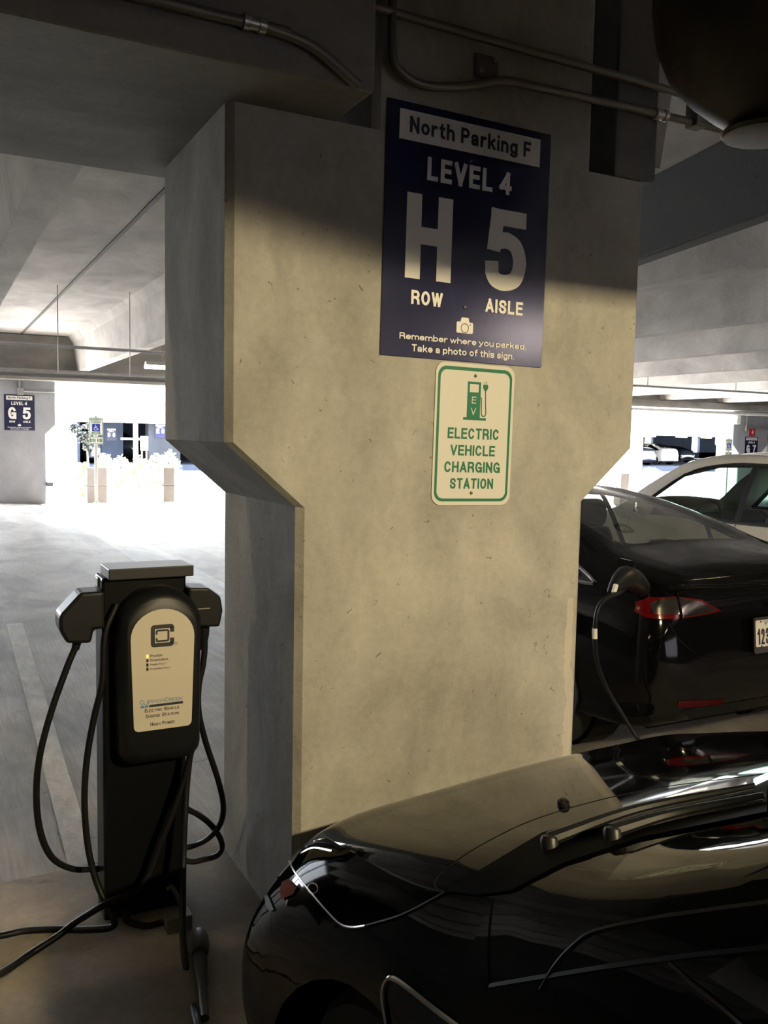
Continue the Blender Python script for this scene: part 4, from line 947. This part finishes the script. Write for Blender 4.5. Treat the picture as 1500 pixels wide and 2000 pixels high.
def access(t, x, y, z, s):      # wheelchair symbol
    obj('symbol_panel', MB().box(x-s, x+s, y-.004, y, z-s, z+s), M_BLUE, t)
    mb = MB(); yy = y-.006
    mb.lathe([(s*.13, 0), (s*.13, .002)], (x-s*.15, yy, z+s*.65), (0, 1, 0), 10)
    for L in ([(-.15, .48), (-.12, -.05), (.30, -.05), (.48, -.55), (.62, -.5)], [(-.13, .25), (.25, .25)], [(-.22, .15), (-.5, -.15), (-.48, -.5), (-.15, -.72), (.2, -.6), (.33, -.3)]):
        mb.tube([(x+a_*s, yy, z+b_*s) for a_, b_ in L], s*.085, 6)
    obj('wheelchair_symbol', mb, M_SIGNWHITE, t)
def access_sign(x, y, zb, label, lower=True):
    t = thing('accessible_parking_sign', label, 'sign', (x, y, zb))
    obj('post', MB().box(x-.03, x+.03, y+.004, y+.05, zb, zb+1.92), M_PALEPIPE, t, bevel=.006)
    obj('base_flange', MB().lathe([(.09, 0), (.09, .03), (.05, .06)], (x, y+.027, zb), (0, 0, 1), 12), M_GALV, t)
    p_ = obj('sign_panel', MB().prism(rrect(x-.15, x+.15, zb+1.50, zb+1.88, .025, 4), y-.006, y+.002), M_RETRO, t)
    obj('sign_border', MB().ring(rrect(x-.143, x+.143, zb+1.507, zb+1.873, .022, 4), rrect(x-.134, x+.134, zb+1.516, zb+1.864, .018, 4), y-.008, y-.006), M_EVGREEN, p_)
    access(p_, x, y-.007, zb+1.665, .082)
    texts('lettering', [('RESERVED', x-.115, x+.115, zb+1.815, zb+1.852), ('PARKING', x-.10, x+.10, zb+1.765, zb+1.800)], M_EVGREEN, p_, y=y-.007)
    mb = MB().prism([(x-.10, zb+1.55), (x-.06, zb+1.575), (x-.06, zb+1.558), (x+.06, zb+1.558), (x+.06, zb+1.575), (x+.10, zb+1.55), (x+.06, zb+1.525), (x+.06, zb+1.542), (x-.06, zb+1.542), (x-.06, zb+1.525)], y-.009, y-.006); obj('arrow', mb, M_EVGREEN, p_)
    l_ = obj('fine_panel', MB().prism(rrect(x-.15, x+.15, zb+1.31, zb+1.475, .025, 4), y-.006, y+.002), M_RETRO, t)
    obj('fine_border', MB().ring(rrect(x-.143, x+.143, zb+1.317, zb+1.468, .022, 4), rrect(x-.134, x+.134, zb+1.326, zb+1.459, .018, 4), y-.008, y-.006), M_EVGREEN, l_)
    texts('fine_lettering', [('$250 FINE', x-.125, x+.125, zb+1.355, zb+1.430)], M_EVGREEN, l_, y=y-.007)
access_sign(2.25, 17.3, 0, 'RESERVED PARKING wheelchair sign on a steel post, right of the G 5 column')
access_sign(22.2, 18.0, -.15, 'small wheelchair parking sign on a post beside the G 7 column')
def bollard(x0, x1, y, z0, z1, label, g=None):
    t = thing('concrete_bollard', label, 'bollard', ((x0+x1)/2, y, z0))
    zm = z0+(z1-z0)*.5
    obj('lower_block', MB().box(x0, x1, y, y+.3, z0, zm-.012), M_BOLL, t, bevel=.015)
    obj('upper_block', MB().box(x0, x1, y, y+.3, zm+.012, z1), M_BOLL, t, bevel=.015)
    obj('band', MB().box(x0-.10, x1+.06, y+.02, y+.26, zm-.014, zm+.014), M_HOUSE, t)
bollard(2.13, 2.55, 17.75, 0, .79, 'pale concrete block bollard behind the reserved parking post')
bollard(3.80, 4.05, 17.75, 0, .79, 'narrow pale concrete bollard just left of the near column edge')
bollard(17.45, 17.78, 17.75, -.32, .63, 'pale bollard seen between the near column and the sedan roof')

# right bay
_, a3, b3 = hrun(1225, 751, 1520, 770, 12, 'dark conduit run across the right bay above the cars', .024, .2); b3.x += 2
tag(obj('hanger_rod', MB().tube([(at(1265, 748, 1, 12).x, 12, a3.z), (at(1265, 748, 1, 12).x, 12, 3.63)], .008, 6), M_GALVD), 'thin hanger rod of the right bay conduit, next to the near column', 'rod')
tag(obj('hanger_rod', MB().tube([(at(1437, 760, 1, 12).x, 12, a3.z), (at(1437, 760, 1, 12).x, 12, 3.63)], .008, 6), M_GALVD), 'thin hanger rod of the right bay conduit, over the white car', 'rod')
hrun(1215, 797, 1520, 812, 17.6, 'pale pipe along the far edge beam over the right opening', .05, .5)
p = at(1222, 776, 1, 12.5); hang_lamp(p.x-1.25, p.x+.02, 12.5, p.z, 'lit lamp whose end peeps out at the right edge of the near column')
t = thing('fire_sign', 'small red sign on the far right column just above the G 7 sign', 'sign', (23.42, 18.14, 1.86))
obj('panel', MB().box(23.30, 23.58, 18.135, 18.15, 1.85, 2.12), M_RED, t); texts('lettering', [('4', 23.40, 23.48, 1.91, 2.06)], M_SIGNWHITE, t, y=18.134)
p = at(1457, 836, 1, 18.14); q = at(1500, 835, 1, 18.14); p2 = at(1457, 800, 1, 18.14)
tag(obj('junction_box', MB().box(p.x-.08, p.x+.08, 18.06, 18.16, p.z-.1, p.z+.1), M_GALV, bevel=.01), 'small grey box on the far right column left of the red sign', 'box')
conduit([(p.x, 18.12, p.z), (p.x, 18.12, 2.75)], 'vertical conduit above the small box on the far right column', .018, M_GALV, smooth=0)
conduit([(p.x+.08, 18.12, p.z), (q.x, 18.12, p.z), (q.x+.3, 18.12, p.z+.15)], 'horizontal conduit running right from the small box above the red sign', .018, M_GALV, smooth=0)
p = at(1438, 820, 1, 18.0); tag(obj('flood_light', MB().prism([(-.09, -.14), (.10, -.14), (.12, .14), (-.06, .14)], 17.9, 18.15, lambda a, y, b: (p.x+a, y, p.z+b)), M_EVWHITE, bevel=.02), 'small white flood light at the top corner of the right opening', 'lamp')

# ================================================================== OUTSIDE
def leafcloud(mb, c, rx, ry, rz, n, s):
    for _ in range(n):
        d = Vector((random.gauss(0, 1), random.gauss(0, 1), random.gauss(0, 1))).normalized()*random.uniform(.55, 1)
        p_ = Vector((c[0]+d.x*rx, c[1]+d.y*ry, c[2]+d.z*rz)); a = Vector((random.uniform(-1, 1), random.uniform(-1, 1), random.uniform(-.6, .6))).normalized()*s*random.uniform(.6, 1.2); b = a.orthogonal().normalized()*s*.5
        mb.add([p_-a, p_+b, p_+a, p_-b], [(0, 1, 2, 3)])
def shrub(px0, px1, pytop, y, label):
    a, b = at(px0, pytop, 1, y), at(px1, pytop, 1, y); x = (a.x+b.x)/2; w = (b.x-a.x)/2; z = (a.z+b.z)/2; zg = -.45
    t = thing('flowering_shrub', label, 'shrub', (x, y, zg), group=None)
    mb = MB(); leafcloud(mb, (x, y, (z+zg)/2), w*1.1, w*.8, (z-zg)/2, 420, .09); obj('foliage', mb, M_LEAF, t, fix=False)
    mb = MB()
    for k in range(5): mb.tube([(x+.05*k-.1, y, zg), (x+(k-2)*w*.4, y, (z+zg)/2)], .012, 5)
    obj('stem', mb, mat('bark', (.2, .14, .09), .8), t)
for k, (p0, p1, py, y, lab) in enumerate([(186, 222, 884, 27, 'sunlit shrub outside, directly right of the reserved parking post'), (218, 258, 889, 29, 'sunlit shrub outside, between the parking post and the white pole'),
        (254, 292, 888, 28, 'sunlit shrub outside at the foot of the white pole'), (286, 325, 884, 29, 'sunlit shrub outside, left of the near column edge'), (315, 352, 878, 27, 'sunlit shrub outside, against the near column edge'),
        (146, 180, 900, 26, 'sunlit shrub outside, left of the reserved parking post'), (1248, 1292, 912, 27, 'sunlit shrub outside beyond the roof of the black sedan')]):
    shrub(p0, p1, py, y, lab)
def tree():
    c = at(150, 845, 1, 24); t = thing('young_tree', 'dark leafed young tree outside, left of the reserved parking sign', 'tree', (c.x+.1, 24, -.4))
    obj('trunk', MB().tube([(c.x+.35, 24, -.4), (c.x+.3, 24, .7), (c.x+.25, 24, c.z)], [.04, .03, .015], 8), mat('bark', (.2, .14, .09), .8), t)
    mb = MB()
    for px, py, w in ((150, 838, .22), (160, 850, .2), (166, 862, .18), (172, 875, .16), (172, 832, .16), (146, 832, .12), (178, 850, .18)):
        q = at(px, py, 1, 24); leafcloud(mb, q, w, w, w*.6, 60, .075)
    obj('foliage', mb, M_LEAFD, t, fix=False)
tree()
p = at(266, 900, 1, 28); q = at(266, 800, 1, 28)
t = thing('light_pole', 'white pole with a side arm outside, seen left of the near column', 'pole', (p.x, 28, -.5))
obj('shaft', MB().box(p.x-.07, p.x+.07, 28, 28.14, -.5, 2.6), M_EVWHITE, t, bevel=.02)
a = at(236, 857, 1, 27.95); b = at(276, 857, 1, 27.95); obj('arm', MB().box(a.x, b.x, 27.9, 27.98, a.z-.035, a.z+.035), M_EVWHITE, t, bevel=.01)
a = at(274, 852, 1, 27.8); b = at(289, 880, 1, 27.8)
t = thing('notice_board', 'white notice board on two short legs outside, right of the white pole', 'sign', ((a.x+b.x)/2, 27.8, -.5))
obj('board', MB().box(a.x, b.x, 27.75, 27.82, b.z, a.z), M_EVWHITE, t, bevel=.02)
for x in (a.x+.05, b.x-.05): obj('leg', MB().tube([(x, 27.79, -.5), (x, 27.79, b.z)], .025, 6), M_HOUSE, t)

# the neighbouring garage across the gap
t = thing('parking_garage', 'neighbouring shaded parking garage seen across the sunlit gap', 'building', (20, 48, -.6))
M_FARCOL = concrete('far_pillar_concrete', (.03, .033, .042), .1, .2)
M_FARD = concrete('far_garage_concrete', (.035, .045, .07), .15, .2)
GX0 = at(150, 850, 1, 47).x
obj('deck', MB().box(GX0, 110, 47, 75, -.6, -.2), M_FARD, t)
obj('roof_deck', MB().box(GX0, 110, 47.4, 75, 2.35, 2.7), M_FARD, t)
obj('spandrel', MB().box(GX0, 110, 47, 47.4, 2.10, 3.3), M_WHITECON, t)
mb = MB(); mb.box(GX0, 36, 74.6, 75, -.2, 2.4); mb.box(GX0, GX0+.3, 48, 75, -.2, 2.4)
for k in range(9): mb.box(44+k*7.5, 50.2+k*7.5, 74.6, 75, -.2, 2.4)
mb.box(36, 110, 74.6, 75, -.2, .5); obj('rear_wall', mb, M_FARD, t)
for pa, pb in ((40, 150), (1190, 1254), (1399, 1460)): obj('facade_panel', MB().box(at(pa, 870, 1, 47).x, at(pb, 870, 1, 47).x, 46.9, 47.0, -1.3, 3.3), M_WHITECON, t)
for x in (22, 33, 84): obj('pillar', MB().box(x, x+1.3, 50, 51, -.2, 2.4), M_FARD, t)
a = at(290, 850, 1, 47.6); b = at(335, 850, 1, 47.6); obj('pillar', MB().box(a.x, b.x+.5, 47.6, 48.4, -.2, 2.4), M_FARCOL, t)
parking_sign('E', '6', (at(303, 840, 1, 47.5).x, 47.55, 1.32), 0, 'tiny navy sign reading E 6 on the neighbouring garage pillar', full=False, sc=1.0)
parking_sign('D', '6', (at(210, 848, 1, 49).x, 49.3, 1.1), 0, 'tiny navy sign reading D 6 deep in the neighbouring garage', full=False, sc=.9)
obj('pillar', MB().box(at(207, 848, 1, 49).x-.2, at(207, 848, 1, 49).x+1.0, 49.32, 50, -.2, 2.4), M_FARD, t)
def far_car(px, y, label, paint, sz, rot=0, kind='far_car'):
    c = at(px, 880, 1, y); sedan('parked_car', label, (c.x, y, -.2), paint, sz, M_GLASSBLACK, M_GLASSBLACK, rot=rot, simple=True)
far_car(205, 49.5, 'grey car in the neighbouring garage, right of the reserved parking sign', M_GREYCAR, 1.0)
far_car(240, 56, 'dark SUV in the neighbouring garage, left of the white pole', M_NAVYCAR, 1.25)
far_car(318, 49.8, 'dark red car in the neighbouring garage below the E 6 sign', M_REDCAR, 1.0)
far_car(1268, 49, 'dark hatchback far across the gap, nearest the column right edge', M_NAVYCAR, 1.2)
far_car(1312, 50, 'white SUV far across the gap, right of the dark hatchback', M_WHITECAR, 1.2)
far_car(1345, 57, 'dark low car far across the gap, above the white car roof', M_NAVYCAR, 1.05)
for px, py in ((1378, 868), (1330, 862), (1268, 864)):
    p = at(px, py+3, 1, 52); hang_lamp(p.x-.6, p.x+.6, 52, 2.1, 'lit lamp under the far garage ceiling, ' + {1378: 'rightmost', 1330: 'middle', 1268: 'leftmost'}[px] + ' of three', 2.35)

# ================================================================== LAMPS behind and beside the camera (garage lighting and added fill lamps)
def garage_lamp(x, y, z, label, power, tilt=0, length=1.2, color=WARM, lip=None, yaw=0):
    t = thing('garage_lamp', label, 'lamp', (x, y, z))
    hz = (z+.03, z+.12) if abs(tilt) < 90 else (z-.12, z-.03)
    obj('housing', MB().box(x-length/2-.05, x+length/2+.05, y-.11, y+.11, *hz), M_HOUSE, t, bevel=.01)
    obj('stem', MB().tube([(x+(length/2+.03 if abs(tilt) > 90 else 0), y, z+(.12 if abs(tilt) < 90 else -.05)), (x+(length/2+.03 if abs(tilt) > 90 else 0), y, 3.63)], .012, 8), M_GALVD, t)
    if lip: obj('baffle', MB().box(x-length/2-.05, x+length/2+.05, y+.10, y+.115, z-lip, z+.04), M_HOUSE, t)
    l = bpy.data.lights.new('tube_light', 'AREA'); l.shape = 'RECTANGLE'; l.size = length; l.size_y = .035; l.energy = power; l.color = color
    o = bpy.data.objects.new('tube_light', l); COL.objects.link(o); o.parent = t; o.location = (0, 0, 0.0); o.rotation_euler = (R(tilt), 0, 0)
    return t
garage_lamp(.9, -4.0, 2.62, 'yellowish garage lamp behind the camera facing the near column', LAMP_MAIN, 50, .26, WARM)
garage_lamp(-2.6, 1.13, 3.4, 'fluorescent garage lamp behind the left girder above the pedestal', LAMP_SIDE, 0, .3)
garage_lamp(2.5, -8.0, 2.70, 'added fill lamp far behind the camera, lifting the ambient light', LAMP_BACK, 0)  # unseen fill, added to raise the ambient on the upper column
garage_lamp(-4.5, -5.0, 2.70, 'fluorescent garage lamp behind the camera to the left', LAMP_BACK*.2, 0)
garage_lamp(6.6, -3.2, 2.75, 'fluorescent garage lamp right of the camera over the next stalls', LAMP_BACK*.25, 0)
garage_lamp(6.4, -8.2, 2.3, 'added uplight behind the camera on the right, brightening the ceiling', LAMP_UP, 180, 1.2, (1, .88, .86))  # added to light the ceiling that the navy sign reflects
garage_lamp(4.5, .45, 2.75, 'added fill lamp between the black sedan and the white car', 30, 0, .6)  # added out of view to brighten the dark aisle between the cars
mb = MB(); mb.prism([(-12, 3.62), (-12, 2.542), (.36, 2.542), (.74, 2.475), (12, 2.475), (12, 3.62)], -2.95, -2.60)
beam('concrete_lintel', mb, 'concrete cross beam over the camera, facing the near column', M_DARKBEAM)
